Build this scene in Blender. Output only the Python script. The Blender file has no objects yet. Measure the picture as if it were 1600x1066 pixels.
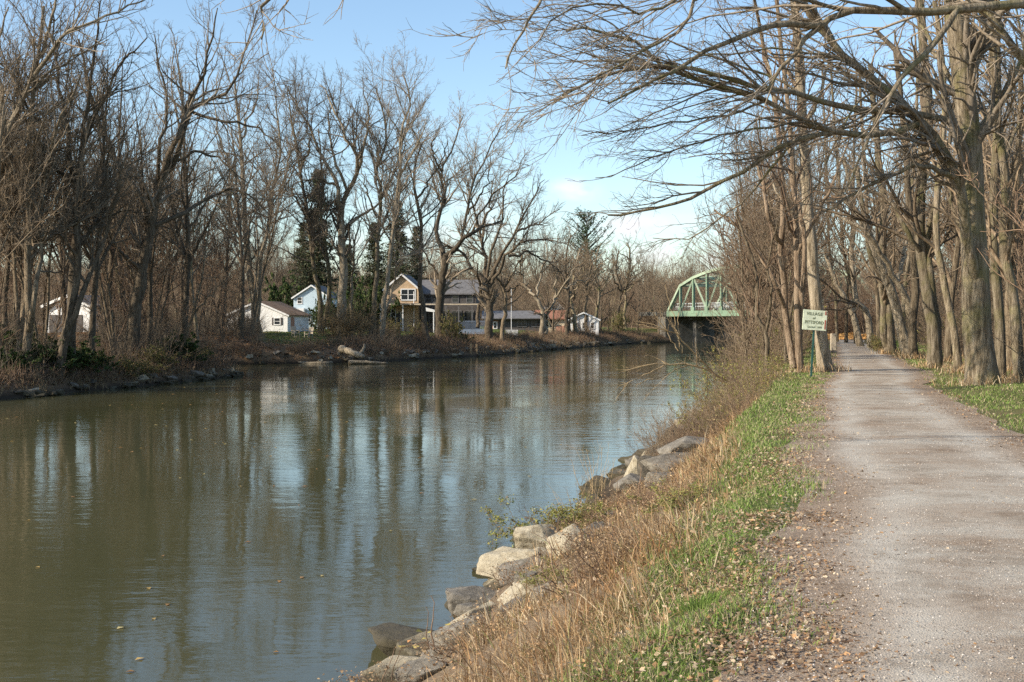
import bpy, math, random
import numpy as np
from mathutils import Vector, noise as mnoise
RD = math.radians
scene = bpy.context.scene
COL = scene.collection
F, CX, HY, CZ = 1900.0, 800.0, 500.0, 3.6      # lens in pixels of the 1600 px photo, horizon row, eye height above the water

# ------------------------------------------------------------------ helpers
def at(px, py, Y):
    return np.array([(px-CX)*Y/F, Y, CZ-(py-HY)*Y/F])

def link(o, parent=None):
    COL.objects.link(o)
    if parent is not None: o.parent = parent
    return o

def tag(o, label=None, cat=None, group=None, kind=None):
    if label: o['label'] = label
    if cat: o['category'] = cat
    if group: o['group'] = group
    if kind: o['kind'] = kind
    return o

def empty(name, loc, rz=0.0, label=None, cat=None, group=None, scale=1.0):
    o = bpy.data.objects.new(name, None)
    o.location = tuple(float(v) for v in loc); o.rotation_euler = (0, 0, rz); o.scale = (scale,)*3
    o.empty_display_size = .3
    COL.objects.link(o)
    return tag(o, label, cat, group)

def np_mesh(name, V, faces_list, mat=None, smooth=False, col=None):
    """V [n,3]; faces_list: list of int arrays [m,k] (k = 3 or 4)."""
    me = bpy.data.meshes.new(name)
    V = np.ascontiguousarray(V, dtype=np.float32)
    me.vertices.add(len(V)); me.vertices.foreach_set('co', V.ravel())
    nl = sum(f.size for f in faces_list); nf = sum(len(f) for f in faces_list)
    me.loops.add(nl); me.polygons.add(nf)
    li = np.concatenate([f.ravel() for f in faces_list]).astype(np.int32)
    tot = np.concatenate([np.full(len(f), f.shape[1], dtype=np.int32) for f in faces_list])
    st = np.concatenate([[0], np.cumsum(tot)[:-1]]).astype(np.int32)
    me.loops.foreach_set('vertex_index', li)
    me.polygons.foreach_set('loop_start', st)
    try: me.polygons.foreach_set('loop_total', tot)
    except Exception: pass
    if smooth: me.polygons.foreach_set('use_smooth', np.ones(nf, dtype=bool))
    if col is not None:
        a = me.color_attributes.new('tint', 'FLOAT_COLOR', 'POINT')
        c = np.ones((len(V), 4), dtype=np.float32); c[:, :3] = col
        a.data.foreach_set('color', c.ravel())
    me.update(calc_edges=True)
    if mat: me.materials.append(mat)
    return me

def mobj(name, me, parent=None):
    return link(bpy.data.objects.new(name, me), parent)

class MB:
    """collects simple solids into ONE mesh"""
    def __init__(s): s.v = []; s.f = []
    def add(s, vs, fs):
        b = len(s.v); s.v += [tuple(float(c) for c in v) for v in vs]; s.f += [tuple(i+b for i in f) for f in fs]
    def box(s, x0, x1, y0, y1, z0, z1):
        s.add([(x0,y0,z0),(x1,y0,z0),(x1,y1,z0),(x0,y1,z0),(x0,y0,z1),(x1,y0,z1),(x1,y1,z1),(x0,y1,z1)],
              [(0,3,2,1),(4,5,6,7),(0,1,5,4),(1,2,6,5),(2,3,7,6),(3,0,4,7)])
    def bar(s, a, b, w, h=None, up=(0,0,1)):
        a = Vector(a); b = Vector(b); h = h or w
        d = (b-a).normalized(); u = Vector(up)
        if abs(d.dot(u)) > .98: u = Vector((1,0,0))
        sx = d.cross(u).normalized()*w/2; sz = sx.cross(d).normalized()*h/2
        s.add([a-sx-sz,a+sx-sz,a+sx+sz,a-sx+sz,b-sx-sz,b+sx-sz,b+sx+sz,b-sx+sz],
              [(0,3,2,1),(4,5,6,7),(0,1,5,4),(1,2,6,5),(2,3,7,6),(3,0,4,7)])
    def prism(s, poly, y0, y1):           # poly of (x,z) extruded along y
        n = len(poly)
        s.add([(x,y0,z) for x,z in poly]+[(x,y1,z) for x,z in poly],
              [tuple(range(n)), tuple(range(2*n-1, n-1, -1))]+[((i+1)%n, i, n+i, n+(i+1)%n) for i in range(n)])
    def cyl(s, a, b, r0, r1=None, n=10):
        a = Vector(a); b = Vector(b); r1 = r0 if r1 is None else r1
        d = (b-a).normalized(); u = Vector((0,0,1)) if abs(d.z) < .95 else Vector((1,0,0))
        x = d.cross(u).normalized(); y = x.cross(d)
        s.add([a+(x*math.cos(t)+y*math.sin(t))*r0 for t in [2*math.pi*i/n for i in range(n)]] +
              [b+(x*math.cos(t)+y*math.sin(t))*r1 for t in [2*math.pi*i/n for i in range(n)]],
              [tuple(range(n)), tuple(range(2*n-1, n-1, -1))]+[((i+1)%n, i, n+i, n+(i+1)%n) for i in range(n)])
    def build(s, name, mat, parent=None, bevel=0):
        me = bpy.data.meshes.new(name); me.from_pydata(s.v, [], s.f); me.update()
        import bmesh
        bm = bmesh.new(); bm.from_mesh(me); bmesh.ops.recalc_face_normals(bm, faces=bm.faces)
        if bevel: bmesh.ops.bevel(bm, geom=list(bm.edges), offset=bevel, segments=2, affect='EDGES', clamp_overlap=True)
        bm.to_mesh(me); bm.free()
        me.materials.append(mat)
        return mobj(name, me, parent)

def smooth_noise(X, Y, s, seed=0):
    """cheap vectorised value noise in [-1,1]"""
    x = X/s+seed*17.13; y = Y/s+seed*9.71
    xi = np.floor(x); yi = np.floor(y); fx = x-xi; fy = y-yi
    fx = fx*fx*(3-2*fx); fy = fy*fy*(3-2*fy)
    def h(a, b):
        v = np.sin(a*127.1+b*311.7+seed*74.7)*43758.5453
        return (v-np.floor(v))*2-1
    return (h(xi,yi)*(1-fx)+h(xi+1,yi)*fx)*(1-fy)+(h(xi,yi+1)*(1-fx)+h(xi+1,yi+1)*fx)*fy

# ------------------------------------------------------------------ materials
def mat_new(name):
    m = bpy.data.materials.new(name); m.use_nodes = True
    nt = m.node_tree; b = nt.nodes['Principled BSDF']
    return m, nt, b
def N(nt, t, **kw):
    n = nt.nodes.new(t)
    for k, v in kw.items(): setattr(n, k, v)
    return n
def ramp(nt, stops, fac=None, interp='LINEAR'):
    r = N(nt, 'ShaderNodeValToRGB'); r.color_ramp.interpolation = interp
    e = r.color_ramp.elements
    while len(e) < len(stops): e.new(.5)
    for i, (p, c) in enumerate(stops):
        e[i].position = p; e[i].color = (*c, 1) if len(c) == 3 else c
    if fac is not None: nt.links.new(fac, r.inputs['Fac'])
    return r
def noise_n(nt, scale, detail=4, rough=.55, vec=None, map_scale=None, coord='Object', dist=0):
    tc = N(nt, 'ShaderNodeTexCoord'); mp = N(nt, 'ShaderNodeMapping')
    nt.links.new(vec if vec is not None else tc.outputs[coord], mp.inputs['Vector'])
    if map_scale: mp.inputs['Scale'].default_value = map_scale
    n = N(nt, 'ShaderNodeTexNoise'); n.inputs['Scale'].default_value = scale
    n.inputs['Detail'].default_value = detail; n.inputs['Roughness'].default_value = rough
    n.inputs['Distortion'].default_value = dist
    nt.links.new(mp.outputs[0], n.inputs['Vector'])
    return n
def mixc(nt, fac, a, b, mode='MIX'):
    m = N(nt, 'ShaderNodeMix', data_type='RGBA', blend_type=mode)
    if isinstance(fac, (int, float)): m.inputs[0].default_value = fac
    else: nt.links.new(fac, m.inputs[0])
    for i, v in ((6, a), (7, b)):
        if isinstance(v, tuple): m.inputs[i].default_value = (*v, 1)
        else: nt.links.new(v, m.inputs[i])
    return m.outputs[2]
def bump(nt, b, h, strength, dist=.02):
    bp = N(nt, 'ShaderNodeBump'); bp.inputs['Strength'].default_value = strength; bp.inputs['Distance'].default_value = dist
    nt.links.new(h, bp.inputs['Height']); nt.links.new(bp.outputs[0], b.inputs['Normal'])

def bark_mat(name, dark, mid, light, moss=None, rnd=.35, bumps=.8):
    m, nt, b = mat_new(name)
    n1 = noise_n(nt, 9, 6, .65, map_scale=(1, 1, .16)); n2 = noise_n(nt, 1.3, 3)
    n4 = noise_n(nt, 26, 4, .7, map_scale=(1, 1, .12))
    mu = N(nt, 'ShaderNodeMath', operation='MULTIPLY_ADD'); nt.links.new(n4.outputs['Fac'], mu.inputs[0]); mu.inputs[1].default_value = .9; mu.inputs[2].default_value = -.45
    su = N(nt, 'ShaderNodeMath', operation='ADD'); nt.links.new(n1.outputs['Fac'], su.inputs[0]); nt.links.new(mu.outputs[0], su.inputs[1])
    r = ramp(nt, [(.3, dark), (.5, mid), (.72, light)], su.outputs[0])
    c = r.outputs[0]
    if moss:
        r2 = ramp(nt, [(.48, (0,0,0)), (.66, (1,1,1))], n2.outputs['Fac'])
        mm = N(nt, 'ShaderNodeMath', operation='MULTIPLY'); nt.links.new(r2.outputs[0], mm.inputs[0]); mm.inputs[1].default_value = .6
        c = mixc(nt, mm.outputs[0], c, moss)
    oi = N(nt, 'ShaderNodeObjectInfo')
    rr = ramp(nt, [(0, (1-rnd, 1-rnd, 1-rnd)), (1, (1+rnd*.6, 1+rnd*.55, 1+rnd*.5))], oi.outputs['Random'])
    c = mixc(nt, 1.0, c, rr.outputs[0], 'MULTIPLY')
    nt.links.new(c, b.inputs['Base Color']); b.inputs['Roughness'].default_value = .9
    b.inputs['Specular IOR Level'].default_value = .25
    if bumps: bump(nt, b, su.outputs[0], 1.0, .06)
    return m
def flat_mat(name, c, rough=.8, var=.12, scale=3, spec=.3, bumpy=0, map_scale=None):
    m, nt, b = mat_new(name)
    n = noise_n(nt, scale, 5, .6, map_scale=map_scale)
    d = tuple(max(0, v*(1-var*1.6)) for v in c); l = tuple(v*(1+var) for v in c)
    r = ramp(nt, [(.32, d), (.5, c), (.68, l)], n.outputs['Fac'])
    nt.links.new(r.outputs[0], b.inputs['Base Color']); b.inputs['Roughness'].default_value = rough
    b.inputs['Specular IOR Level'].default_value = spec
    if bumpy: bump(nt, b, n.outputs['Fac'], bumpy, .02)
    return m
def tint_mat(name, rough=.85, trans=0.0, spec=.2):
    m, nt, b = mat_new(name)
    a = N(nt, 'ShaderNodeAttribute', attribute_name='tint')
    nt.links.new(a.outputs['Color'], b.inputs['Base Color'])
    b.inputs['Roughness'].default_value = rough; b.inputs['Specular IOR Level'].default_value = spec
    if trans:
        t = N(nt, 'ShaderNodeBsdfTranslucent'); nt.links.new(a.outputs['Color'], t.inputs['Color'])
        mx = N(nt, 'ShaderNodeMixShader'); mx.inputs[0].default_value = trans
        nt.links.new(b.outputs[0], mx.inputs[1]); nt.links.new(t.outputs[0], mx.inputs[2])
        nt.links.new(mx.outputs[0], nt.nodes['Material Output'].inputs['Surface'])
    return m

M = {}
M['bark_grey'] = bark_mat('bark_grey', (.085,.064,.038), (.22,.175,.115), (.36,.295,.21), moss=(.19,.18,.06))
M['bark_brown'] = bark_mat('bark_brown', (.075,.054,.033), (.19,.145,.092), (.31,.25,.17))
M['bark_dark'] = bark_mat('bark_dark', (.05,.038,.024), (.13,.10,.066), (.23,.185,.13))
M['bark_pale'] = bark_mat('bark_pale', (.14,.11,.072), (.33,.27,.185), (.49,.41,.30))
M['bark_red'] = bark_mat('bark_red', (.085,.056,.034), (.21,.152,.10), (.34,.26,.18))
M['twig_grey'] = bark_mat('twig_grey', (.14,.11,.075), (.235,.188,.135), (.34,.285,.215), bumps=0)
M['twig_brown'] = bark_mat('twig_brown', (.13,.094,.058), (.22,.162,.104), (.31,.24,.165), bumps=0)
M['twig_dark'] = bark_mat('twig_dark', (.095,.074,.05), (.175,.138,.095), (.26,.21,.15), bumps=0)
M['twig_red'] = bark_mat('twig_red', (.125,.078,.048), (.21,.138,.088), (.30,.21,.14), bumps=0)
M['twig_tan'] = bark_mat('twig_tan', (.26,.18,.09), (.38,.28,.155), (.50,.38,.23), bumps=0)
M['leaf'] = tint_mat('leaf', .7, .3)
M['blade'] = tint_mat('blade', .75, .25)
M['conifer'] = tint_mat('conifer', .7, .1)
M['white_paint'] = flat_mat('white_paint', (.80,.79,.76), .6, .05, 1.5)
M['tan_siding'] = flat_mat('tan_siding', (.56,.40,.25), .8, .1, 1.2)
M['cream'] = flat_mat('cream', (.72,.60,.42), .8, .07, 1.2)
M['blue_siding'] = flat_mat('blue_siding', (.50,.61,.67), .7, .06, 1.2)
M['brick'] = flat_mat('brick', (.45,.24,.16), .85, .2, 6)
M['dark_siding'] = flat_mat('dark_siding', (.10,.09,.085), .8, .2, 2)
M['roof_brown'] = flat_mat('roof_brown', (.27,.165,.095), .9, .3, 2.2, bumpy=.4)
M['roof_grey'] = flat_mat('roof_grey', (.15,.145,.145), .9, .2, 2.0, bumpy=.4)
M['roof_red'] = flat_mat('roof_red', (.30,.14,.09), .9, .2, 2.0, bumpy=.4)
M['deck_blue'] = flat_mat('deck_blue', (.20,.25,.33), .7, .1, 2)
M['rail_grey'] = flat_mat('rail_grey', (.42,.44,.42), .7, .1, 2)
M['concrete'] = flat_mat('concrete', (.13,.12,.10), .9, .3, 1.2, bumpy=.5)
M['asphalt'] = flat_mat('asphalt', (.06,.06,.06), .9, .2, 3)
def steel_mat(name, c):
    m, nt, b = mat_new(name); n = noise_n(nt, 1.4, 7, .7); n2 = noise_n(nt, .35, 3, .5)
    r = ramp(nt, [(.3, tuple(v*.75 for v in c)), (.55, c), (.75, tuple(v*1.15 for v in c))], n2.outputs['Fac'])
    k = ramp(nt, [(.55, (0,0,0)), (.66, (.85,.85,.85))], n.outputs['Fac'])
    nt.links.new(mixc(nt, k.outputs[0], r.outputs[0], (.16,.10,.06)), b.inputs['Base Color']); b.inputs['Roughness'].default_value = .7
    return m
M['bridge_green'] = steel_mat('bridge_green', (.20,.29,.19))
M['bridge_pale'] = steel_mat('bridge_pale', (.34,.42,.29))
M['post_green'] = flat_mat('post_green', (.03,.09,.075), .5, .2, 8)
M['sign_cream'] = flat_mat('sign_cream', (.74,.78,.58), .6, .14, 7)
M['sign_ink'] = flat_mat('sign_ink', (.20,.22,.13), .6, .1, 5)
M['sign_red'] = flat_mat('sign_red', (.38,.07,.04), .6, .1, 5)
M['wood_pale'] = flat_mat('wood_pale', (.50,.42,.31), .8, .15, 5, map_scale=(1,1,.3))
M['stake'] = flat_mat('stake', (.52,.34,.18), .8, .15, 6)
m, nt, b = mat_new('glass_dark'); b.inputs['Base Color'].default_value = (.03,.035,.04,1); b.inputs['Roughness'].default_value = .08; M['glass'] = m

# rock: limestone, greenish-brown algae stain near the water line (a real stain on the stone)
def rock_mat(name, a, b_, c):
    m, nt, b = mat_new(name)
    n1 = noise_n(nt, 3.5, 8, .65); n2 = noise_n(nt, 30, 4, .7)
    r = ramp(nt, [(.3, a), (.5, b_), (.7, c)], n1.outputs['Fac'])
    g = N(nt, 'ShaderNodeNewGeometry'); sp = N(nt, 'ShaderNodeSeparateXYZ'); nt.links.new(g.outputs['Position'], sp.inputs[0])
    ad = N(nt, 'ShaderNodeMath', operation='MULTIPLY_ADD'); nt.links.new(n1.outputs['Fac'], ad.inputs[0]); ad.inputs[1].default_value = -.35
    nt.links.new(sp.outputs['Z'], ad.inputs[2])
    st = ramp(nt, [(.0, (1,1,1)), (.12, (0,0,0))], ad.outputs[0])
    cc = mixc(nt, st.outputs[0], r.outputs[0], (.075,.06,.03))
    sp2 = ramp(nt, [(.35, (.6,.6,.6)), (.6, (1,1,1))], n2.outputs['Fac'])
    cc = mixc(nt, .7, cc, sp2.outputs[0], 'MULTIPLY')
    nt.links.new(cc, b.inputs['Base Color']); b.inputs['Roughness'].default_value = .9
    mx = N(nt, 'ShaderNodeMath', operation='MULTIPLY_ADD'); nt.links.new(n2.outputs['Fac'], mx.inputs[0]); mx.inputs[1].default_value = .25; nt.links.new(n1.outputs['Fac'], mx.inputs[2])
    bump(nt, b, mx.outputs[0], .9, .05)
    return m
M['rock_pale'] = rock_mat('rock_pale', (.27,.215,.135), (.44,.37,.25), (.55,.48,.35))
M['rock_grey'] = rock_mat('rock_grey', (.11,.092,.066), (.20,.172,.132), (.31,.275,.22))
M['rock_dark'] = rock_mat('rock_dark', (.06,.05,.035), (.11,.09,.06), (.17,.14,.10))

# ------------------------------------------------------------------ terrain functions
_YL = np.array([-80, 0, 54.7, 70, 78, 81, 85, 92, 97, 100.5, 103, 118, 145, 186, 193, 200, 210, 1500.])
_XL = np.array([-58,-37.2,-23.0,-19.3,-17.6,-18.4,-24,-26.5,-26,-15.5,-12.5,-4.2, 4.6, 18.5, 25.5, 29, 45, 3900.])
_YR = np.array([-80, 0, 5.4, 12.1, 15, 18, 20.7, 24, 27.4, 35, 45.6, 75, 114, 140, 152, 160, 1500.])
_XR = np.array([-22,-4.2,-2.85,-1.25,-.65,-.3, .35, 1.35, 2.25, 4.2, 6.9, 14, 22.6, 30, 37, 55, 4050.])
_YP = np.array([-80, 0, 5.4, 10, 15.2, 30.4, 34, 43, 67.6, 95, 121, 136, 150, 175, 1500.])
_XP = np.array([-19,-.15, 1.12, 2.3, 3.6, 7.45, 8.7, 11.1, 17.7, 25.0, 30.5, 33, 44, 90, 4100.])
XL = lambda Y: np.interp(Y, _YL, _XL)+np.where(np.asarray(Y) < 205, .35*smooth_noise(np.asarray(Y, float), 0*np.asarray(Y, float), 3.1, 2), 0)
XR = lambda Y: np.interp(Y, _YR, _XR)+np.where(np.asarray(Y) < 140, .22*smooth_noise(np.asarray(Y, float), 0*np.asarray(Y, float), 1.7, 5), 0)
XP = lambda Y: np.interp(Y, _YP, _XP)
PW = 2.95
def gz(X, Y):
    X = np.asarray(X, float); Y = np.asarray(Y, float)
    dR = (X-XR(Y))*.966; dL = (XL(Y)-X)*.966
    zr = np.interp(dR, [-4,-1.2,-.2,.5,1.2,2.2,3.0,3.6], [-1.6,-1.0,-.25,.22,.6,1.22,1.76,2.0])
    dp = (X-(XP(Y)+PW))*.966
    zb = np.interp(dR, [-4,-1.2,-.2,.5,1.2,2.2,3.0,3.6], [-1.6,-1.0,-.25,.16,.38,.78,1.45,2.0])
    wB = np.clip((Y-15)/3, 0, 1)*np.clip((34-Y)/3, 0, 1); zr = zr*(1-wB)+zb*wB
    zr = zr+np.where(dR > 0, np.interp(dp, [0,1.8,5,10,22,60,300,3000], [0,.03,.35,1.1,2.0,2.6,4,10]), 0)
    zl = np.interp(dL, [-4,-1.2,-.2,.4,1.4,4,8,15,40,120,400,3000], [-1.6,-1.0,-.2,.35,.85,1.5,2.0,2.35,2.6,3.4,6,14])
    z = np.where(dL > -8, np.where(dR > -4, zr, zl), zr)
    z = np.where((dL > -4), zl, np.where(dR > -4, zr, -1.6))
    wob = .10*smooth_noise(X, Y, 2.3, 1)+.05*smooth_noise(X, Y, .8, 3)
    flat = np.clip(np.minimum(np.abs(X-XP(Y)-PW/2)-PW/2, 1.0), 0, 1)
    bankw = np.clip(np.maximum(dR, dL), 0, 1)
    return z+wob*flat*bankw
def gzs(x, y): return float(gz(np.array([x]), np.array([y]))[0])

def build_ground():
    rows = np.concatenate([np.arange(-60, 0, 6), np.arange(0, 4, 1), np.arange(4, 30, .28), np.arange(30, 60, .7), np.arange(60, 125, 1.0),
                           np.arange(125, 230, 2.5), np.arange(235, 400, 15), np.array([450, 550, 700, 900, 1200, 1500])]).astype(float)
    lo = -np.array([1500,900,500,300,200,140,100,75,60,48,40,34,28,24,20,17,14.5,12,10,8,6.5,5.2,4,3.2,2.5,1.9,1.4,1,.7,.4,.15])
    ch = np.array([-1.2])      # channel offsets relative to edges
    ro = np.concatenate([[-1.2], np.arange(-.3, 12.6, .26), [13,14,15.5,17,19,22,26,31,38,48,60,80,110,150,220,350,600,1000,2000]])
    Y = rows[:, None]
    xl = XL(rows)[:, None]; xr = XR(rows)[:, None]
    Xa = xl+lo[None, :]
    mid = np.linspace(0, 1, 7)[None, :]
    Xm = (xl+.2)+(xr-xl-1.8)*mid
    Xb = xr+ro[None, :]
    X = np.concatenate([Xa, Xm, Xb], 1); YY = np.repeat(Y, X.shape[1], 1)
    Z = gz(X, YY)
    n, k = X.shape
    V = np.stack([X, YY, Z], -1).reshape(-1, 3)
    i = np.arange(n-1)[:, None]*k+np.arange(k-1)[None, :]
    Fq = np.stack([i, i+1, i+k+1, i+k], -1).reshape(-1, 4)
    dR = (X-XR(YY))*.966; dL = (XL(YY)-X)*.966; dp = (X-(XP(YY)+PW))*.966; dq = (XP(YY)-X)*.966
    px = CX+F*X/np.maximum(YY, 1)
    nz = smooth_noise(X, YY, 1.1, 7)*.5+smooth_noise(X, YY, 3.7, 8)*.5
    g = np.zeros_like(X)
    g = np.where((dR > 3.0) & (dq > -.4), .75+.35*nz, g)
    g = np.where((dp > -.2) & (dp < 1.9), .7+.4*nz, g)
    g = np.where((dp >= 1.9) & (dR > 0), .22+.5*nz*(dp < 14), g)
    g = np.where((dL > 4) & (YY > 101) & (YY < 205) & (px > 410), .9+.3*nz, g)
    s = np.where((dR > -.5) & (dR < 3.4), 1.0, 0.0)
    me = np_mesh('ground', V, [Fq], None, True, np.stack([np.clip(g, 0, 1).ravel(), s.ravel(), np.interp(Z.ravel()+.12*nz.ravel(), [.12,.42], [1,0])], -1))
    m, nt, b = mat_new('ground_soil')
    a = N(nt, 'ShaderNodeAttribute', attribute_name='tint'); sp = N(nt, 'ShaderNodeSeparateColor'); nt.links.new(a.outputs['Color'], sp.inputs[0])
    n1 = noise_n(nt, 1.1, 8, .7, coord='Object'); n2 = noise_n(nt, 14, 6, .75); n3 = noise_n(nt, 55, 3, .7)
    lit = ramp(nt, [(.25, (.07,.045,.028)), (.45, (.17,.11,.065)), (.6, (.27,.18,.11)), (.78, (.40,.25,.12))], n2.outputs['Fac'])
    grs = ramp(nt, [(.3, (.05,.065,.018)), (.5, (.10,.125,.03)), (.72, (.18,.19,.06))], n2.outputs['Fac'])
    stw = ramp(nt, [(.3, (.09,.06,.04)), (.5, (.20,.145,.095)), (.7, (.34,.26,.17))], n3.outputs['Fac'])
    c = mixc(nt, sp.outputs[1], lit.outputs[0], stw.outputs[0])
    gm = N(nt, 'ShaderNodeMath', operation='MULTIPLY_ADD'); nt.links.new(n1.outputs['Fac'], gm.inputs[0]); gm.inputs[1].default_value = .9; gm.inputs[2].default_value = -.45
    ga = N(nt, 'ShaderNodeMath', operation='ADD', use_clamp=True); nt.links.new(gm.outputs[0], ga.inputs[0]); nt.links.new(sp.outputs[0], ga.inputs[1])
    c = mixc(nt, ga.outputs[0], c, grs.outputs[0])
    mud = ramp(nt, [(.3, (.028,.021,.014)), (.7, (.075,.055,.036))], n2.outputs['Fac'])
    c = mixc(nt, sp.outputs[2], c, mud.outputs[0])
    nt.links.new(c, b.inputs['Base Color']); b.inputs['Roughness'].default_value = .95; b.inputs['Specular IOR Level'].default_value = .15
    bump(nt, b, n2.outputs['Fac'], .7, .06)
    me.materials.append(m)
    tag(mobj('ground', me), kind='structure')

def build_path():
    rows = np.concatenate([np.arange(-60, 0, 3), np.arange(0, 40, .35), np.arange(40, 175, 1.0)]).astype(float)
    k = 16
    t = np.linspace(0, 1, k)[None, :]
    xl = XP(rows)-.1+.16*smooth_noise(rows, rows*0, .9, 11)+.14*smooth_noise(rows, rows*0, 3.3, 12)
    xr = XP(rows)+PW+.1+.16*smooth_noise(rows, rows*0, .9, 13)+.18*smooth_noise(rows, rows*0, 2.9, 14)
    X = xl[:, None]+(xr-xl)[:, None]*t; Y = np.repeat(rows[:, None], k, 1)
    Z = gz(X, Y)+.014+.02*np.sin(np.pi*t)+.008*smooth_noise(X, Y, .5, 9)
    V = np.stack([X, Y, Z], -1).reshape(-1, 3)
    i = np.arange(len(rows)-1)[:, None]*k+np.arange(k-1)[None, :]
    Fq = np.stack([i, i+1, i+k+1, i+k], -1).reshape(-1, 4)
    side = np.repeat(np.abs(t*2-1), len(rows), 0)
    me = np_mesh('path', V, [Fq], None, True, np.stack([side.ravel(), t.repeat(len(rows), 0).ravel(), side.ravel()*0], -1))
    m, nt, b = mat_new('gravel')
    n0 = noise_n(nt, .8, 6, .65, map_scale=(.6, 1.6, 1)); n1 = noise_n(nt, 7, 6, .7); n2 = noise_n(nt, 60, 4, .8)
    vo = N(nt, 'ShaderNodeTexVoronoi'); vo.inputs['Scale'].default_value = 95
    tc = N(nt, 'ShaderNodeTexCoord'); nt.links.new(tc.outputs['Object'], vo.inputs['Vector'])
    stones = ramp(nt, [(0, (.22,.185,.14)), (.5, (.42,.37,.295)), (1, (.68,.62,.51))], None)
    sc_ = N(nt, 'ShaderNodeSeparateColor'); nt.links.new(vo.outputs['Color'], sc_.inputs[0]); nt.links.new(sc_.outputs[0], stones.inputs['Fac'])
    dust = ramp(nt, [(.3, (.29,.245,.19)), (.7, (.49,.435,.355))], n1.outputs['Fac'])
    c = mixc(nt, .55, stones.outputs[0], dust.outputs[0])
    # brown needles and crushed leaves lying in drifts, thicker along the edges
    a = N(nt, 'ShaderNodeAttribute', attribute_name='tint'); sp = N(nt, 'ShaderNodeSeparateColor'); nt.links.new(a.outputs['Color'], sp.inputs[0])
    e = ramp(nt, [(.0, (0,0,0)), (.45, (.05,.05,.05)), (1, (.55,.55,.55))], sp.outputs[0])
    ad = N(nt, 'ShaderNodeMath', operation='ADD'); nt.links.new(e.outputs[0], ad.inputs[0]); nt.links.new(n0.outputs['Fac'], ad.inputs[1])
    ad2 = N(nt, 'ShaderNodeMath', operation='MULTIPLY_ADD'); nt.links.new(n1.outputs['Fac'], ad2.inputs[0]); ad2.inputs[1].default_value = .5; nt.links.new(ad.outputs[0], ad2.inputs[2])
    msk = ramp(nt, [(.64, (0,0,0)), (.92, (.85,.85,.85))], ad2.outputs[0])
    lit = ramp(nt, [(.35, (.13,.085,.055)), (.5, (.27,.19,.125)), (.68, (.42,.31,.21))], n2.outputs['Fac'])
    c = mixc(nt, msk.outputs[0], c, lit.outputs[0])
    # two worn wheel lines of paler packed dust, and darker damp ground in broken patches
    tr_ = ramp(nt, [(.12, (0,0,0)), (.27, (1,1,1)), (.40, (0,0,0)), (.60, (0,0,0)), (.74, (1,1,1)), (.90, (0,0,0))], sp.outputs[1], 'EASE')
    n5 = noise_n(nt, .5, 5, .65); tm = N(nt, 'ShaderNodeMath', operation='MULTIPLY'); nt.links.new(tr_.outputs[0], tm.inputs[0]); nt.links.new(n5.outputs['Fac'], tm.inputs[1])
    c = mixc(nt, tm.outputs[0], c, (.52,.475,.395))
    dm = ramp(nt, [(.50, (1,1,1)), (.66, (.62,.58,.54))], noise_n(nt, 1.7, 6, .7).outputs['Fac']); c = mixc(nt, .8, c, dm.outputs[0], 'MULTIPLY')
    nt.links.new(c, b.inputs['Base Color']); b.inputs['Roughness'].default_value = .95; b.inputs['Specular IOR Level'].default_value = .2
    mx = N(nt, 'ShaderNodeMath', operation='MULTIPLY_ADD'); nt.links.new(n2.outputs['Fac'], mx.inputs[0]); mx.inputs[1].default_value = .6; nt.links.new(vo.outputs['Distance'], mx.inputs[2])
    bump(nt, b, mx.outputs[0], .5, .010)
    me.materials.append(m)
    tag(mobj('path', me), kind='structure')

def build_water():
    rows = np.concatenate([np.arange(-60, 215, 3), [230, 260, 320, 420]]).astype(float)
    xl = XL(rows)-1.2; xr = XR(rows)+1.2
    k = 24; t = np.linspace(0, 1, k)[None, :]
    X = xl[:, None]+(xr-xl)[:, None]*t; Y = np.repeat(rows[:, None], k, 1)
    V = np.stack([X, Y, 0*X], -1).reshape(-1, 3)
    i = np.arange(len(rows)-1)[:, None]*k+np.arange(k-1)[None, :]
    me = np_mesh('water', V, [np.stack([i, i+1, i+k+1, i+k], -1).reshape(-1, 4)])
    m, nt, b = mat_new('canal_water')
    n0 = noise_n(nt, .12, 3, .5)
    r = ramp(nt, [(.35, (.062,.061,.027)), (.65, (.082,.077,.036))], n0.outputs['Fac'])
    nt.links.new(r.outputs[0], b.inputs['Base Color'])
    b.inputs['Roughness'].default_value = .035; b.inputs['IOR'].default_value = 1.333
    b.inputs['Specular IOR Level'].default_value = .62
    w1 = noise_n(nt, 1.5, 3, .55, map_scale=(.75, 1.6, 1)); w2 = noise_n(nt, 7.0, 3, .6, map_scale=(.7, 1.5, 1)); w3 = noise_n(nt, .16, 2, .5)
    amp = ramp(nt, [(.38, (.25,.25,.25)), (.62, (1,1,1))], w3.outputs['Fac'])
    s = N(nt, 'ShaderNodeMath', operation='MULTIPLY_ADD'); nt.links.new(w2.outputs['Fac'], s.inputs[0]); s.inputs[1].default_value = .17; nt.links.new(w1.outputs['Fac'], s.inputs[2])
    s2 = N(nt, 'ShaderNodeMath', operation='MULTIPLY'); nt.links.new(s.outputs[0], s2.inputs[0]); nt.links.new(amp.outputs[0], s2.inputs[1])
    bump(nt, b, s2.outputs[0], 1.0, .013)
    me.materials.append(m)
    tag(mobj('water', me), kind='structure')

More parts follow.
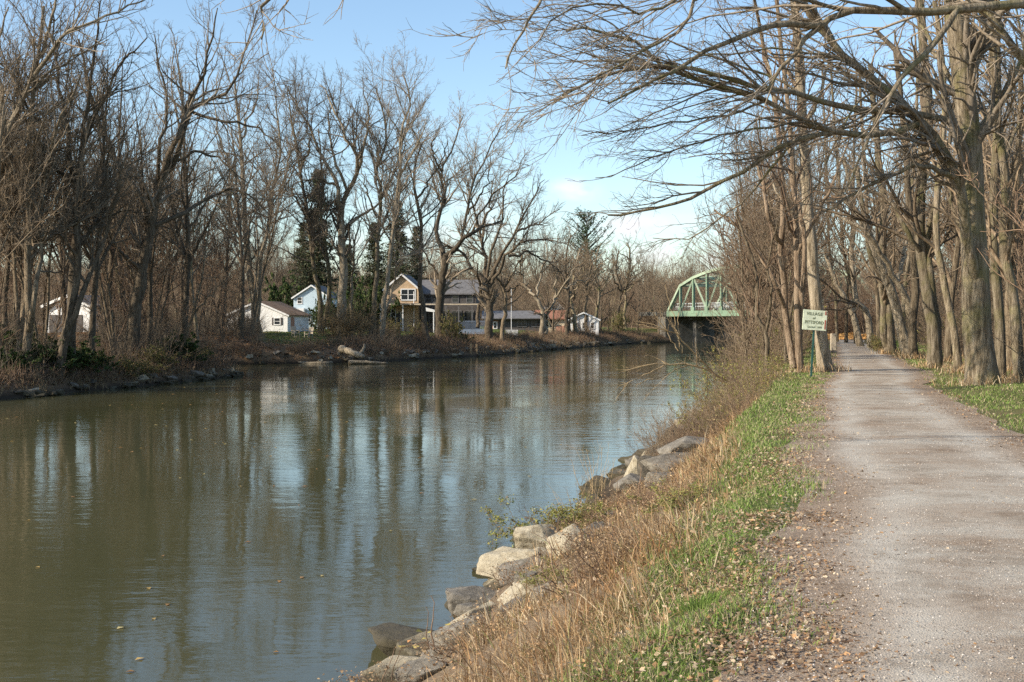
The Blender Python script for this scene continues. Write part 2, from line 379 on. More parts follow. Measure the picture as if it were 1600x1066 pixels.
# ------------------------------------------------------------------ branching
def nrm(a): return a/np.maximum(np.linalg.norm(a, axis=-1, keepdims=True), 1e-9)
def plen(P): return np.linalg.norm(np.diff(P, axis=1), axis=-1).sum(1)
def resample(pts, K, rng=None, wob=0):
    P = np.array(pts, float)
    n = len(P)
    if n == 2: P = np.array([P[0], (P[0]+P[1])/2, P[1]]); n = 3
    u = np.linspace(0, n-1, K); out = []
    E = np.vstack([2*P[0]-P[1], P, 2*P[-1]-P[-2]])
    for t in u:
        i = min(int(t), n-2); f = t-i
        a, b_, c, d = E[i], E[i+1], E[i+2], E[i+3]
        out.append(.5*((2*b_)+(-a+c)*f+(2*a-5*b_+4*c-d)*f*f+(-a+3*b_-3*c+d)*f**3))
    out = np.array(out)
    if rng is not None and wob: out[1:] += rng.normal(0, wob, out[1:].shape)
    return out
def spawn(P, R, rng, dens, t0, ang, lf, K, up, jit, rf, rmin, lmin=.1, lmax=9, angs=.2, bias=None, bs=.0, tip=.3, t1=1.0):
    Nn, Kp, _ = P.shape
    L = plen(P)
    cnt = rng.poisson(dens*L*(t1-t0)+.001)
    idx = np.repeat(np.arange(Nn), cnt); n = len(idx)
    if n == 0: return np.zeros((0, K, 3)), np.zeros((0, K))
    t = t0+(t1-t0)*rng.random(n)
    f = t*(Kp-1); i = np.minimum(f.astype(int), Kp-2); f = f-i
    A = P[idx, i]; B = P[idx, i+1]
    pos = A+(B-A)*f[:, None]; T = nrm(B-A)
    rad = R[idx, i]*(1-f)+R[idx, i+1]*f
    rv = rng.normal(size=(n, 3)); pr = nrm(np.cross(T, rv))
    a = ang+rng.normal(0, angs, n)
    d = T*np.cos(a)[:, None]+pr*np.sin(a)[:, None]
    if bias is not None: d = d+np.array(bias)*bs
    d[:, 2] += up*2; d = nrm(d)
    ln = np.clip(lf*L[idx]*(1.1-.65*(t-t0)/(1-t0+1e-6))*rng.uniform(.55, 1.3, n), lmin, lmax)
    r0 = np.maximum(rad*rf*np.clip(rng.normal(1, .15, n), .6, 1.3), rmin)
    out = np.empty((n, K, 3)); out[:, 0] = pos
    st = (ln/(K-1))[:, None]
    for k in range(1, K):
        d = d+rng.normal(0, jit, (n, 3)); d[:, 2] += up
        if bias is not None: d = d+np.array(bias)*bs*.3
        d = nrm(d); out[:, k] = out[:, k-1]+d*st
    tt = np.linspace(0, 1, K)[None, :]
    rr = r0[:, None]*(1-(1-tip)*tt); rr = np.maximum(rr, rmin*.5)
    return out, rr
def tubes(batches):
    Vs = []; Fs = []; off = 0
    for P, R, S in batches:
        n, K, _ = P.shape
        if n == 0: continue
        T = np.empty_like(P); T[:, 1:-1] = P[:, 2:]-P[:, :-2]; T[:, 0] = P[:, 1]-P[:, 0]; T[:, -1] = P[:, -1]-P[:, -2]
        T = nrm(T)
        D = nrm(P[:, -1]-P[:, 0]); ref = np.where(np.abs(D[:, 2:3]) > .9, np.array([[1., 0, 0]]), np.array([[0, 0, 1.]]))
        A = nrm(np.cross(T, ref[:, None, :]+0*T)); B = np.cross(T, A)
        th = np.arange(S)*2*np.pi/S
        ring = P[:, :, None, :]+(A[:, :, None, :]*np.cos(th)[None, None, :, None]+B[:, :, None, :]*np.sin(th)[None, None, :, None])*R[:, :, None, None]
        Vs.append(ring.reshape(-1, 3))
        bi = (np.arange(n)*K*S)[:, None, None]+(np.arange(K-1)*S)[None, :, None]+off
        s = np.arange(S)[None, None, :]; s1 = (s+1) % S
        Fs.append(np.stack([bi+s, bi+s1, bi+S+s1, bi+S+s], -1).reshape(-1, 4)); off += n*K*S
    if not Vs: return np.zeros((0, 3)), [np.zeros((0, 4), int)]
    return np.concatenate(Vs), [np.concatenate(Fs)]
def cards(pos, size, rng, col, flat=0.0):
    """small bent leaf faces: pos [n,3], size [n]; two triangles folded along the middle"""
    n = len(pos)
    a = nrm(rng.normal(size=(n, 3))*np.array([1, 1, 1-flat])); r = nrm(rng.normal(size=(n, 3))*np.array([1, 1, 1-flat]))
    b = nrm(np.cross(a, r)) if flat == 0 else nrm(r-a*(a*r).sum(1)[:, None])
    nn = np.cross(a, b)
    s = size[:, None]
    p0 = pos-a*s*.5; p2 = pos+a*s*.5; p1 = pos+b*s*.34+nn*s*.14; p3 = pos-b*s*.34+nn*s*.14
    V = np.stack([p0, p1, p2, p3], 1).reshape(-1, 3)
    i = np.arange(n)*4
    Ft = np.concatenate([np.stack([i, i+1, i+2], -1), np.stack([i, i+2, i+3], -1)])
    return V, [Ft], np.repeat(col, 4, 0)
def pick(rng, n, cols, var=.15):
    c = np.array(cols)[rng.integers(0, len(cols), n)]
    return np.clip(c*(1+rng.normal(0, var, (n, 1))), .01, .95)

def grow(limbs, rng, level1=1.0, jit=.14, twig=1.0, up=.05, d2=1.7, d3=2.6, d4=3.2, a1=.75, l1=.36, rm=.008, bias=None, bs=0, t0=.3, lmax1=6, bare=(), tclear=None):
    """limbs: list of (P[K,3], R[K]). returns trunk batches, crown batches, tip arrays"""
    K0 = limbs[0][0].shape[0]
    P0 = np.stack([l[0] for l in limbs]); R0 = np.stack([l[1] for l in limbs])
    keep = np.array([i not in bare and not (tclear and i == 0) for i in range(len(P0))])
    P1, R1 = spawn(P0[keep], R0[keep], rng, level1, t0, a1, l1, 9, up, jit, .52, rm*2.2, .8, lmax1, .25, bias, bs)
    if tclear:
        Pt, Rt = spawn(P0[:1], R0[:1], rng, level1, tclear, a1, l1, 9, up, jit, .45, rm*2.2, .8, lmax1, .25)
        P1 = np.concatenate([P1, Pt]); R1 = np.concatenate([R1, Rt])
    if bare:
        Pb, Rb = spawn(P0[~keep], R0[~keep], rng, 1.6, .45, .6, .3, 9, -.01, jit, .4, rm*1.3, .3, .9, .25, t1=1.0)
        P1 = np.concatenate([P1, Pb]); R1 = np.concatenate([R1, Rb])
    P2, R2 = spawn(P1, R1, rng, d2, .12, .7, .42, 7, up*.9, jit*1.15, .55, rm*1.5, .4, 3.2, .25, bias, bs*.5)
    Pa = np.concatenate([P2]); Ra = np.concatenate([R2])
    P3, R3 = spawn(Pa, Ra, rng, d3, .1, .7, .48, 5, up*.7, jit*1.3, .6, rm*1.1, .25, 1.6, .25, bias, bs*.3)
    P4, R4 = spawn(P3, R3, rng, d4*twig, .1, .6, .5, 3, up*.5, .2, .7, rm*.8, .15, .7, .25)
    P5, R5 = spawn(P1, R1, rng, 1.5*twig, .3, .7, .2, 5, up*.7, .2, .3, rm, .3, 1.3, .25)
    return [(P0, R0, 10)], [(P1, R1, 5), (P2, R2, 4), (P3, R3, 3), (P4, R4, 3), (P5, R5, 3)], P4

PROTO = {}
BASES = []
def proto_tree(key, seed, H, r, style, trunkmat, twigmat, **kw):
    rng = np.random.default_rng(seed)
    K = 14
    lean = rng.normal(0, .06, 2)
    def wander(p, d, L, K, jit, upw):
        out = [np.array(p, float)]; d = np.array(d, float)
        for k in range(K-1):
            d = d+rng.normal(0, jit, 3); d[2] += upw; d = d/np.linalg.norm(d); out.append(out[-1]+d*L/(K-1))
        return np.array(out)
    limbs = []
    tt = np.linspace(0, 1, K)
    def rad(a, b_, flare=False):
        R = a+(b_-a)*tt**.85
        if flare: R[0] *= 1.5; R[1] *= 1.08
        return R
    n_st = {'forest': 1, 'twin': 2, 'clump': 3, 'spread': 1, 'sapling': 1}[style]
    for s in range(n_st):
        az = rng.uniform(0, 6.28); tl = {'forest': .05, 'twin': .13, 'clump': .2, 'spread': .05, 'sapling': .12}[style]
        d = (math.cos(az)*tl+lean[0], math.sin(az)*tl+lean[1], 1)
        h = H*rng.uniform(.85, 1); rr = r*(1 if n_st == 1 else .75)
        if style == 'spread': h = H*.8
        tr = wander((math.cos(az)*r*.4*(n_st > 1), math.sin(az)*r*.4*(n_st > 1), -.25), d, h, K, .05 if style != 'spread' else .08, .03)
        limbs.append((tr, rad(rr, .02, True)))
        nb = {'forest': 4, 'twin': 3, 'clump': 2, 'spread': 7, 'sapling': 0}[style]
        for q in range(nb):
            f = rng.uniform(.3, .62) if style != 'spread' else rng.uniform(.18, .5)
            i = int(f*(K-1)); p = tr[i]; a = rng.uniform(0, 6.28)
            ang = rng.uniform(.35, .7) if style != 'spread' else rng.uniform(.6, 1.05)
            dd = (math.cos(a)*math.sin(ang), math.sin(a)*math.sin(ang), math.cos(ang))
            limbs.append((wander(p, dd, h*rng.uniform(.32, .55), K, .09, .05), rad(rr*(1-f)*.75, .016)))
    kw2 = dict(level1=1.35, up=.05, t0=.28 if style != 'spread' else .22); kw2.update(kw)
    tb, cb, tips = grow(limbs, rng, **kw2)
    V, Fs = tubes(tb); me1 = np_mesh('trunk', V, Fs, M[trunkmat], True)
    V, Fs = tubes(cb); me2 = np_mesh('crown', V, Fs, M[twigmat], False)
    PROTO[key] = (me1, me2, H)
def put_tree(key, x, y, s=1.0, rz=None, name='bare_tree', label=None, cat='tree', group=None, rng=random, zs=1.0):
    me1, me2, H = PROTO[key]
    o = empty(name, (x, y, gzs(x, y)), rng.uniform(0, 6.28) if rz is None else rz, label, cat, group, s)
    if zs != 1: o.scale = (s, s, s*zs)
    mobj('trunk', me1, o); mobj('crown', me2, o)
    return o

def hero(name, label, Y, spec, seed, trunkmat, twigmat, group=None, **kw):
    """spec: list of (r0, r1, [(px, py, dY), ...]); the first polyline is the trunk, its foot is set on the ground"""
    rng = np.random.default_rng(seed)
    K = 14; limbs = []; base = None
    tt = np.linspace(0, 1, K)
    for n, (r0, r1, pts) in enumerate(spec):
        P = []
        dy_r = 0
        for j, p in enumerate(pts):
            dY = p[2] if len(p) > 2 else (0 if n == 0 else dy_r)
            if n and len(p) < 3: dy_r += float(rng.normal(0, 1))*Y*.012
            P.append(at(p[0], p[1], Y+dY))
        if n == 0:
            P[0][2] = gzs(P[0][0], P[0][1])-.2; base = P[0].copy(); base[2] += .2
        C = resample(P, K, rng, Y*.0009 if n else Y*.0005)-base
        R = r0+(r1-r0)*tt
        if n == 0:
            h = C[:, 2]-C[0, 2]; R = R*(1+.30*np.exp(-h/.28))
            if XL(base[1])-.8 < base[0] < XR(base[1])+.3: print('IN WATER', label, base, float(XL(base[1])))
        limbs.append((C, R))
    tb, cb, tips = grow(limbs, rng, **kw)
    o = empty(name, base, 0, label, 'tree', group)
    if base[1] < 60 and base[0] > 5: BASES.append((base[0], base[1], spec[0][0]))
    V, Fs = tubes(tb); mobj('trunk', np_mesh('trunk', V, Fs, M[trunkmat], True), o)
    V, Fs = tubes(cb); mobj('crown', np_mesh('crown', V, Fs, M[twigmat], False), o)
    return o

# ================================================================== SETTING
build_ground(); build_path(); build_water()

# ------------------------------------------------------------------ hero trees of the left bank
L = hero
UPK = dict(tclear=.35, level1=2.0, up=.05, rm=.009, d3=3.0, d4=4.2, l1=.38)
L('bare_tree', 'pale slanting tree at the left photo edge, its white limbs reaching over the wood', 60, [
  (.30,.10,[(-60,560),(-40,440),(-12,330),(8,235),(30,165),(52,108)]),
  (.13,.03,[(52,108),(70,70),(80,30),(92,-30)]), (.11,.03,[(40,140),(75,85),(115,45),(180,20),(230,-8)]),
  (.12,.03,[(8,235),(5,160),(-5,90),(10,10)]), (.09,.02,[(30,165),(70,120),(120,85),(170,60)])], 1, 'bark_pale', 'twig_grey', **UPK)
L('bare_tree', 'dark tree with a tall upright fork, nearest the small white garage', 62, [
  (.30,.14,[(108,545),(113,480),(117,400),(121,340),(118,290)]),
  (.15,.03,[(118,290),(106,240),(100,170),(86,90),(80,5)]), (.16,.03,[(119,300),(129,235),(137,160),(149,80),(156,0)]),
  (.12,.03,[(113,285),(85,262),(60,225),(42,165),(22,100)]), (.10,.03,[(130,230),(160,160),(190,100),(230,60)]),
  (.08,.02,[(117,400),(150,350),(200,330),(240,335)]), (.08,.02,[(121,340),(160,290),(170,240),(200,200)])], 2, 'bark_dark', 'twig_dark', **UPK)
L('bare_tree', 'big dark tree with a thick limb slanting up left and a leafless crown forking wide', 72, [
  (.42,.24,[(203,560),(212,480),(221,420),(231,370),(240,325),(250,285)]),
  (.20,.06,[(231,350),(224,315),(200,280),(180,248),(166,215),(147,173),(134,120),(120,60)]),
  (.20,.03,[(250,285),(264,240),(282,205),(292,160),(315,120),(330,60),(338,10)]),
  (.18,.03,[(252,275),(275,250),(286,205),(300,175),(318,157),(355,146),(378,95),(388,55),(400,20)]),
  (.15,.03,[(236,355),(284,335),(327,311),(355,296),(394,307),(420,335)]),
  (.13,.03,[(250,285),(248,230),(262,170),(250,110),(240,60)]), (.11,.03,[(272,252),(310,238),(345,250),(385,285)]),
  (.13,.03,[(225,430),(185,385),(150,340),(130,290),(105,250)]), (.1,.03,[(300,175),(350,190),(400,200),(440,230)])], 3, 'bark_dark', 'twig_grey', **UPK)
L('bare_tree', 'dark twin-stemmed tree leaning right in front of the white garage gable', 61, [
  (.22,.06,[(90,560),(112,480),(122,420),(118,330),(126,250),(140,180)]), (.17,.04,[(94,540),(120,480),(138,430),(165,370),(180,310),(200,240)])], 4, 'bark_dark', 'twig_dark', **UPK)
L('bare_tree', 'tall dark trunk left of the white garage gable with a crooked foot', 60, [
  (.22,.07,[(40,560),(46,490),(42,420),(48,330),(44,220),(58,110),(70,10)]), (.15,.04,[(44,520),(54,470),(62,400),(66,300),(90,200),(130,110)]),
  (.08,.02,[(48,330),(20,270),(0,200)])], 5, 'bark_brown', 'twig_dark', **UPK)
L('bare_tree', 'slim tree with a bent pale foot, third trunk from the left edge', 64, [
  (.15,.05,[(12,550),(6,470),(14,400),(12,300),(24,200),(30,90)]), (.09,.03,[(12,350),(-10,290),(-20,200)])], 6, 'bark_brown', 'twig_dark', **UPK)
L('bare_tree', 'leaning sapling over the rocky point, its thin trunk tilted right above the stones', 73, [
  (.10,.03,[(272,555),(290,525),(305,480),(318,420),(330,330)]), (.06,.02,[(300,500),(320,470),(350,440)])], 7, 'bark_brown', 'twig_brown', **UPK)
L('bare_tree', 'slender forked tree on the rocky point with a light brown trunk foot', 75, [
  (.13,.04,[(198,570),(206,530),(214,480),(212,400),(222,300),(218,200)]), (.08,.02,[(212,440),(190,380),(180,300)])], 8, 'bark_pale', 'twig_dark', **UPK)
L('bare_tree', 'tall pale double-trunked tree beside the white house with a thin stem bowing right', 112, [
  (.42,.08,[(402,525),(397,470),(390,420),(384,370),(381,300),(376,220),(366,120)]),
  (.22,.04,[(402,500),(404,440),(414,375),(424,330),(428,288),(439,231),(434,170),(424,110)]),
  (.12,.03,[(381,300),(350,240),(335,180),(345,110)]), (.09,.03,[(428,288),(455,240),(470,190)]), (.1,.03,[(376,220),(400,160),(405,110)])], 9, 'bark_pale', 'twig_grey', **UPK)
L('bare_tree', 'cluster of slender grey stems on the lawn right of the white house', 116, [
  (.28,.05,[(502,522),(500,470),(491,420),(482,340),(470,270),(458,200),(448,140)]),
  (.26,.05,[(504,510),(514,455),(512,400),(501,330),(505,270),(496,200)]), (.12,.03,[(482,340),(455,300),(440,250)]), (.12,.03,[(470,270),(485,220),(470,150)])], 10, 'bark_grey', 'twig_grey', **UPK)
L('bare_tree', 'stout pale tree rising from the tan shrub, forking high into a broad fan crown', 114, [
  (.50,.28,[(535,525),(534,470),(537,420),(535,370),(531,330)]),
  (.22,.04,[(531,330),(526,290),(505,250),(484,200),(462,164),(446,135)]),
  (.26,.04,[(532,335),(543,300),(556,275),(558,245),(543,225),(531,190),(512,150),(500,130)]),
  (.18,.03,[(556,275),(570,225),(576,180),(566,135)]), (.16,.03,[(546,351),(569,333),(588,321),(605,290),(612,240)]),
  (.14,.03,[(526,290),(500,280),(470,282),(445,300)]), (.15,.03,[(543,300),(520,240),(512,190),(525,140)]), (.12,.03,[(535,400),(520,380),(508,355),(490,350)])], 11, 'bark_pale', 'twig_grey', **UPK)
L('bare_tree', 'thin stem growing from the tan shrub just right of the stout pale tree', 116, [
  (.16,.05,[(548,522),(549,470),(552,410),(556,370),(566,340)]), (.09,.02,[(551,420),(570,385),(592,350)])], 12, 'bark_pale', 'twig_grey', **UPK)
L('bare_tree', 'slim tall pale tree just left of the tan gable house', 114, [
  (.27,.05,[(580,520),(584,475),(588,420),(589,381),(596,306),(586,265),(602,231),(599,175),(586,137)]),
  (.11,.02,[(596,306),(615,270),(635,220),(645,180)]), (.10,.02,[(589,340),(570,290),(560,240)])], 13, 'bark_grey', 'twig_grey', **UPK)
L('bare_tree', 'pale forked tree whose side limb crosses the left eave of the tan gable house', 112, [
  (.26,.05,[(594,520),(602,475),(607,425),(615,350),(626,275),(625,215),(641,160),(629,115)]),
  (.12,.04,[(600,490),(614,450),(622,405),(655,395),(690,380)]), (.1,.02,[(625,275),(650,230),(668,180)])], 14, 'bark_pale', 'twig_grey', **UPK)
L('bare_tree', 'dark leaning trunk crossing in front of the tan gable house roof', 118, [
  (.28,.05,[(667,520),(662,480),(655,425),(658,365),(651,310),(646,265),(657,225),(634,190)]),
  (.12,.03,[(656,400),(630,380),(610,350),(600,300)]), (.12,.03,[(651,310),(680,270),(700,220)])], 15, 'bark_dark', 'twig_grey', **UPK)
L('bare_tree', 'large dark bank tree splitting into a curved left stem and a bowed right limb', 125, [
  (.50,.36,[(687,522),(687,480),(691,440),(695,405)]),
  (.28,.04,[(695,405),(684,372),(684,340),(697,310),(690,268),(711,213),(727,180)]),
  (.30,.08,[(696,402),(716,383),(738,363),(768,350),(790,340)]),
  (.17,.03,[(722,378),(731,335),(739,285),(775,213),(794,188)]), (.13,.03,[(738,363),(765,310),(800,280),(820,240)]),
  (.16,.03,[(689,438),(675,415),(660,385),(648,350)]), (.12,.03,[(690,268),(675,230),(690,190)]), (.12,.03,[(731,335),(760,290),(770,240)])], 16, 'bark_dark', 'twig_grey', **UPK)
L('bare_tree', 'wide spreading oak-shaped tree with many dark radiating limbs on the middle of the bank', 133, [
  (.48,.36,[(762,522),(766,490),(764,465),(760,445)]), (.22,.05,[(746,512),(748,485),(752,455),(745,420),(738,390)]),
  (.24,.03,[(760,445),(738,419),(719,393),(690,385),(670,395)]), (.26,.03,[(761,445),(757,419),(749,363),(735,310),(730,280)]),
  (.24,.03,[(763,450),(775,430),(794,400),(824,375),(865,376),(885,380)]), (.24,.03,[(761,440),(780,405),(805,363),(832,310),(850,280)]),
  (.2,.03,[(760,440),(770,390),(785,340),(790,290),(800,270)]), (.16,.03,[(794,400),(830,395),(860,410),(880,430)]), (.16,.03,[(749,363),(765,320),(768,280)]),
  (.14,.03,[(805,363),(840,350),(872,330)]), (.14,.03,[(738,419),(712,425),(690,440)])], 17, 'bark_dark', 'twig_grey', level1=2.5, up=.04, rm=.010, d3=3, d4=4.2)
L('bare_tree', 'mid-sized brown tree in front of the low dark ranch house', 136, [
  (.26,.14,[(784,515),(788,490),(790,465),(784,445)]), (.15,.03,[(784,445),(770,420),(765,390)]), (.15,.03,[(786,450),(800,425),(815,400),(820,375)]), (.12,.03,[(788,460),(808,448),(830,440)])], 18, 'bark_brown', 'twig_brown', level1=2, up=.04, rm=.01)
L('bare_tree', 'pale double-trunked tree leaning left in front of the orange-roofed building', 153, [
  (.38,.2,[(846,522),(848,500),(846,480),(836,462)]), (.28,.12,[(852,522),(853,500),(858,482),(868,465)]),
  (.16,.03,[(836,462),(820,445),(812,410),(815,380)]), (.16,.03,[(838,465),(845,430),(855,395),(850,365)]), (.14,.03,[(868,465),(885,440),(900,415),(905,385)]),
  (.14,.03,[(866,466),(870,430),(880,400)]), (.1,.03,[(880,450),(905,440),(925,435)])], 19, 'bark_pale', 'twig_brown', level1=2, up=.04, rm=.01)
for i, (px, Y, lab, pts) in enumerate([
  (884,161,'thin dark tree just right of the orange-roofed building', [(884,525),(886,490),(888,450),(884,410),(890,370)]),
  (898,169,'leaning grey tree left of the white building by the bank', [(902,520),(896,490),(892,460),(900,420),(905,390)]),
  (916,178,'grey trunk standing in front of the white building', [(916,520),(914,490),(916,455),(922,420),(918,385)]),
  (932,184,'dark trunk at the right end of the white building', [(932,520),(932,490),(936,455),(930,415),(938,380)]),
  (964,197,'ivy-dark trunk on the bank left of the bridge', [(966,520),(966,490),(970,455),(962,420),(968,390)]),
  (978,201,'brown pair of stems on the bank nearest the bridge', [(978,520),(976,490),(978,450),(985,410),(980,380)])]):
    L('bare_tree', lab, Y, [(.3,.08,pts), (.14,.03,[(pts[2][0],pts[2][1]),(pts[2][0]-16,pts[2][1]-30),(pts[2][0]-22,pts[2][1]-62)]),
      (.14,.03,[(pts[2][0],pts[2][1]+8),(pts[2][0]+14,pts[2][1]-20),(pts[2][0]+26,pts[2][1]-55)])], 30+i, 'bark_grey' if i % 2 else 'bark_dark', 'twig_brown', level1=2.4, up=.04, rm=.011, lmax1=4.5)

# ------------------------------------------------------------------ hero trees along the towpath
FAN = dict(level1=3.1, up=.002, rm=.0043, jit=.125, a1=.42, l1=.36, d2=3.3, d3=3.8, d4=3.8, lmax1=3.2, bias=(-.9,-.1,-.1), bs=.28, t0=.2, tclear=.5)
L('bare_tree', 'massive grey-trunked tree right of the path, its arching limbs fanning over the canal', 29, [
  (.36,.20,[(1536,605),(1530,540),(1524,450),(1522,380),(1519,300),(1515,220),(1505,120),(1490,20),(1478,-90)]),
  (0.136,.06,[(1524,450,0),(1519,405,-.4),(1510,340,-.6),(1497,276,-.8),(1466,225,-1),(1431,185,-1.2),(1376,134,-1.6),(1336,102,-2),(1305,71,-2),(1273,35,-2.2),(1250,-10,-2.4),(1225,-70,-2.6)]),
  (0.088,.02,[(1512,240,0),(1494,197,-.5),(1415,177,-1),(1320,169,-2),(1250,146,-3),(1179,136,-3.5),(1100,114,-4),(1020,100,-4.4),(940,120,-4.6),(880,150,-5)]),
  (0.080,.02,[(1440,192,-1.2),(1380,210,-2),(1309,205,-2.4),(1257,191,-3),(1198,158,-3.2),(1124,134,-3.6),(1053,112,-4),(990,66,-4),(930,44,-4.2),(880,50,-4.4)]),
  (0.060,.02,[(1309,205,-2.4),(1240,218,-3),(1180,252,-3),(1120,290,-3),(1060,318,-3.3),(1000,332,-3.5),(950,335,-3.6)]),
  (.029,.008,[(1257,191,-3),(1190,200,-3.4),(1120,215,-3.7),(1050,238,-4),(985,262,-4.2),(930,280,-4.4)]),
  (.029,.008,[(1198,158,-3.2),(1130,180,-3.6),(1060,192,-4),(980,205,-4.3),(910,212,-4.6)]),
  (.029,.008,[(1250,146,-3),(1180,110,-3),(1100,85,-3.4),(1020,60,-3.6),(960,50,-3.8),(900,85,-4)]),
  (.029,.008,[(1240,218,-3),(1190,285,-2.6),(1130,340,-2.4),(1080,372,-2.2),(1020,372,-2)]),
  (.029,.008,[(1336,102,-2),(1270,85,-2.6),(1200,75,-3),(1120,88,-3.4),(1040,100,-3.8),(970,150,-4)]),
  (.028,.008,[(1376,134,-1.6),(1330,170,-2),(1300,235,-2),(1270,300,-2),(1240,345,-2)]),
  (.08,.02,[(1515,220,0),(1560,160,.5),(1600,90,1),(1640,20,1)]), (.08,.02,[(1510,160,0),(1470,100,.5),(1440,40,1),(1420,-40,1)]),
  (.07,.02,[(1497,276,-.8),(1450,262,-1.5),(1400,270,-2),(1340,300,-2.2),(1290,330,-2.4)])], 50, 'bark_grey', 'twig_grey', **FAN)
L('bare_tree', 'tree past the right photo edge whose moss-green limbs sweep across the top', 19, [
  (.34,.2,[(1800,650),(1790,450),(1770,250),(1740,60),(1710,-120),(1690,-320)]),
  (.085,.02,[(1755,130,0),(1690,40,-.5),(1600,6,-1),(1494,16,-1.5),(1415,16,-1.8),(1320,18,-2),(1285,39,-2.2),(1257,63,-2.4),(1230,95,-2.5),(1202,138,-2.6)]),
  (.09,.025,[(1770,250,0),(1700,180,-.5),(1640,140,-.8),(1600,95,-1),(1553,35,-1),(1514,0,-1),(1470,-60,-1)]),
  (.036,.01,[(1415,16,-1.8),(1330,-30,-2.4),(1240,-40,-2.8),(1150,-20,-3),(1089,0,-3.2),(1077,32,-3.3),(1042,63,-3.5),(1002,79,-3.7),(955,110,-4),(905,135,-4.2)]),
  (.028,.008,[(1320,18,-2),(1230,-10,-2.6),(1140,-40,-3),(1065,0,-3.4),(1026,16,-3.6),(994,16,-3.7),(947,5,-4),(880,20,-4.2),(840,60,-4.4)]),
  (.05,.012,[(1494,16,-1.5),(1440,90,-2),(1390,150,-2.2),(1350,230,-2.4),(1320,300,-2.5)]),
  (.05,.012,[(1285,39,-2.2),(1220,40,-2.6),(1150,60,-3),(1080,90,-3.2),(1010,130,-3.5),(950,160,-3.8)]),
  (.06,.010,[(1710,-120,0),(1500,-260,-2),(1250,-300,-4),(1000,-290,-5),(800,-240,-5.5),(640,-150,-6),(520,-60,-6),(430,-15,-6),(408,30,-6),(412,62,-6)]),
  (.03,.008,[(1250,-210,-4),(1050,-150,-5),(900,-80,-5.5),(845,0,-6),(815,60,-6),(790,110,-6)])], 51, 'bark_grey', 'twig_grey', **{**FAN, 'level1': 2.2, 'rm': .004, 'bare': (7, 8)})
RK = dict(tclear=.3, level1=1.4, up=.03, rm=.008, a1=.7, lmax1=4.5)
L('bare_tree', 'straight pale trunk directly behind the village sign', 37.5, [
  (.215,.11,[(1292,580),(1281,510),(1272,450),(1264,350),(1258,250),(1252,150),(1244,50),(1238,-60)]),
  (.09,.02,[(1262,300),(1235,240),(1215,170),(1200,90)]), (.08,.02,[(1256,200),(1285,140),(1300,70)]), (.07,.02,[(1264,350),(1240,330),(1215,300),(1200,262)])], 52, 'bark_pale', 'twig_brown', **{**RK, 'level1': 1.1})
L('bare_tree', 'clump of ragged brown stems with peeling bark left of the village sign', 36.5, [
  (.11,.05,[(1250,575),(1246,480),(1244,380),(1240,280),(1232,180),(1224,80),(1210,-40)]),
  (.11,.05,[(1240,575),(1228,480),(1222,380),(1226,280),(1212,180),(1195,90),(1180,0)]),
  (.09,.04,[(1246,560),(1252,470),(1256,400),(1252,340),(1240,300),(1224,260)]),
  (.08,.03,[(1222,380),(1200,340),(1190,280),(1170,220)]), (.07,.02,[(1245,400),(1275,340),(1305,280),(1330,200)]),
  (.07,.03,[(1226,480),(1205,430),(1180,390),(1150,350),(1120,330)])], 53, 'bark_red', 'twig_red', **RK)
L('bare_tree', 'crooked slim stem on the canal side left of the ragged brown clump', 35, [
  (.07,.03,[(1200,560),(1196,520),(1182,490),(1185,440),(1170,390),(1150,330)]), (.05,.02,[(1196,520),(1206,470),(1200,410),(1215,350)])], 54, 'bark_brown', 'twig_red', **RK)
L('bare_tree', 'slim trunk close behind the massive tree, on its right', 31, [
  (.14,.07,[(1562,595),(1560,500),(1552,400),(1556,280),(1560,160),(1556,40),(1550,-60)]), (.07,.02,[(1556,280),(1590,200),(1610,120)])], 55, 'bark_grey', 'twig_brown', **RK)
L('bare_tree', 'wavy grey trunk right of the massive tree near the photo edge', 30, [
  (.14,.08,[(1596,600),(1588,520),(1582,450),(1566,380),(1572,300),(1560,200),(1552,100),(1548,0)]), (.07,.02,[(1566,380),(1600,340),(1640,300)])], 56, 'bark_grey', 'twig_brown', **RK)
L('bare_tree', 'stout double trunk at the right edge of the path beyond the massive tree', 41, [
  (.235,.13,[(1462,575),(1458,520),(1450,460),(1440,400),(1436,330),(1442,250),(1450,160),(1440,60),(1435,-40)]),
  (.14,.06,[(1468,572),(1464,500),(1456,440),(1450,370),(1470,280),(1490,180),(1500,60)]), (.1,.03,[(1440,400),(1410,350),(1385,310),(1340,290)])], 57, 'bark_grey', 'twig_brown', **RK)
L('bare_tree', 'thin wavy trunk between the massive tree and the stout double trunk', 36, [
  (.12,.07,[(1498,580),(1494,530),(1480,470),(1472,420),(1462,370),(1466,280),(1478,180),(1470,80),(1462,0)])], 58, 'bark_grey', 'twig_brown', **RK)
L('bare_tree', 'pale trunk leaning steeply left over the path with a stubby broken side limb', 52, [
  (.22,.12,[(1422,518),(1400,480),(1386,440),(1374,410),(1366,390),(1350,350),(1320,310),(1290,290)]),
  (.16,.06,[(1428,505),(1418,470),(1400,440),(1380,405),(1360,370),(1330,345),(1305,338)]),
  (.1,.04,[(1403,440),(1412,405),(1420,370),(1440,340)])], 59, 'bark_pale', 'twig_brown', **RK)
L('bare_tree', 'grey-brown trunk upright at the path edge under the leaning pale trunk', 50, [
  (.19,.10,[(1428,545),(1426,500),(1430,450),(1424,380),(1420,300),(1412,200),(1400,80)]), (.1,.03,[(1424,380),(1400,330),(1370,300)])], 60, 'bark_brown', 'twig_brown', **RK)
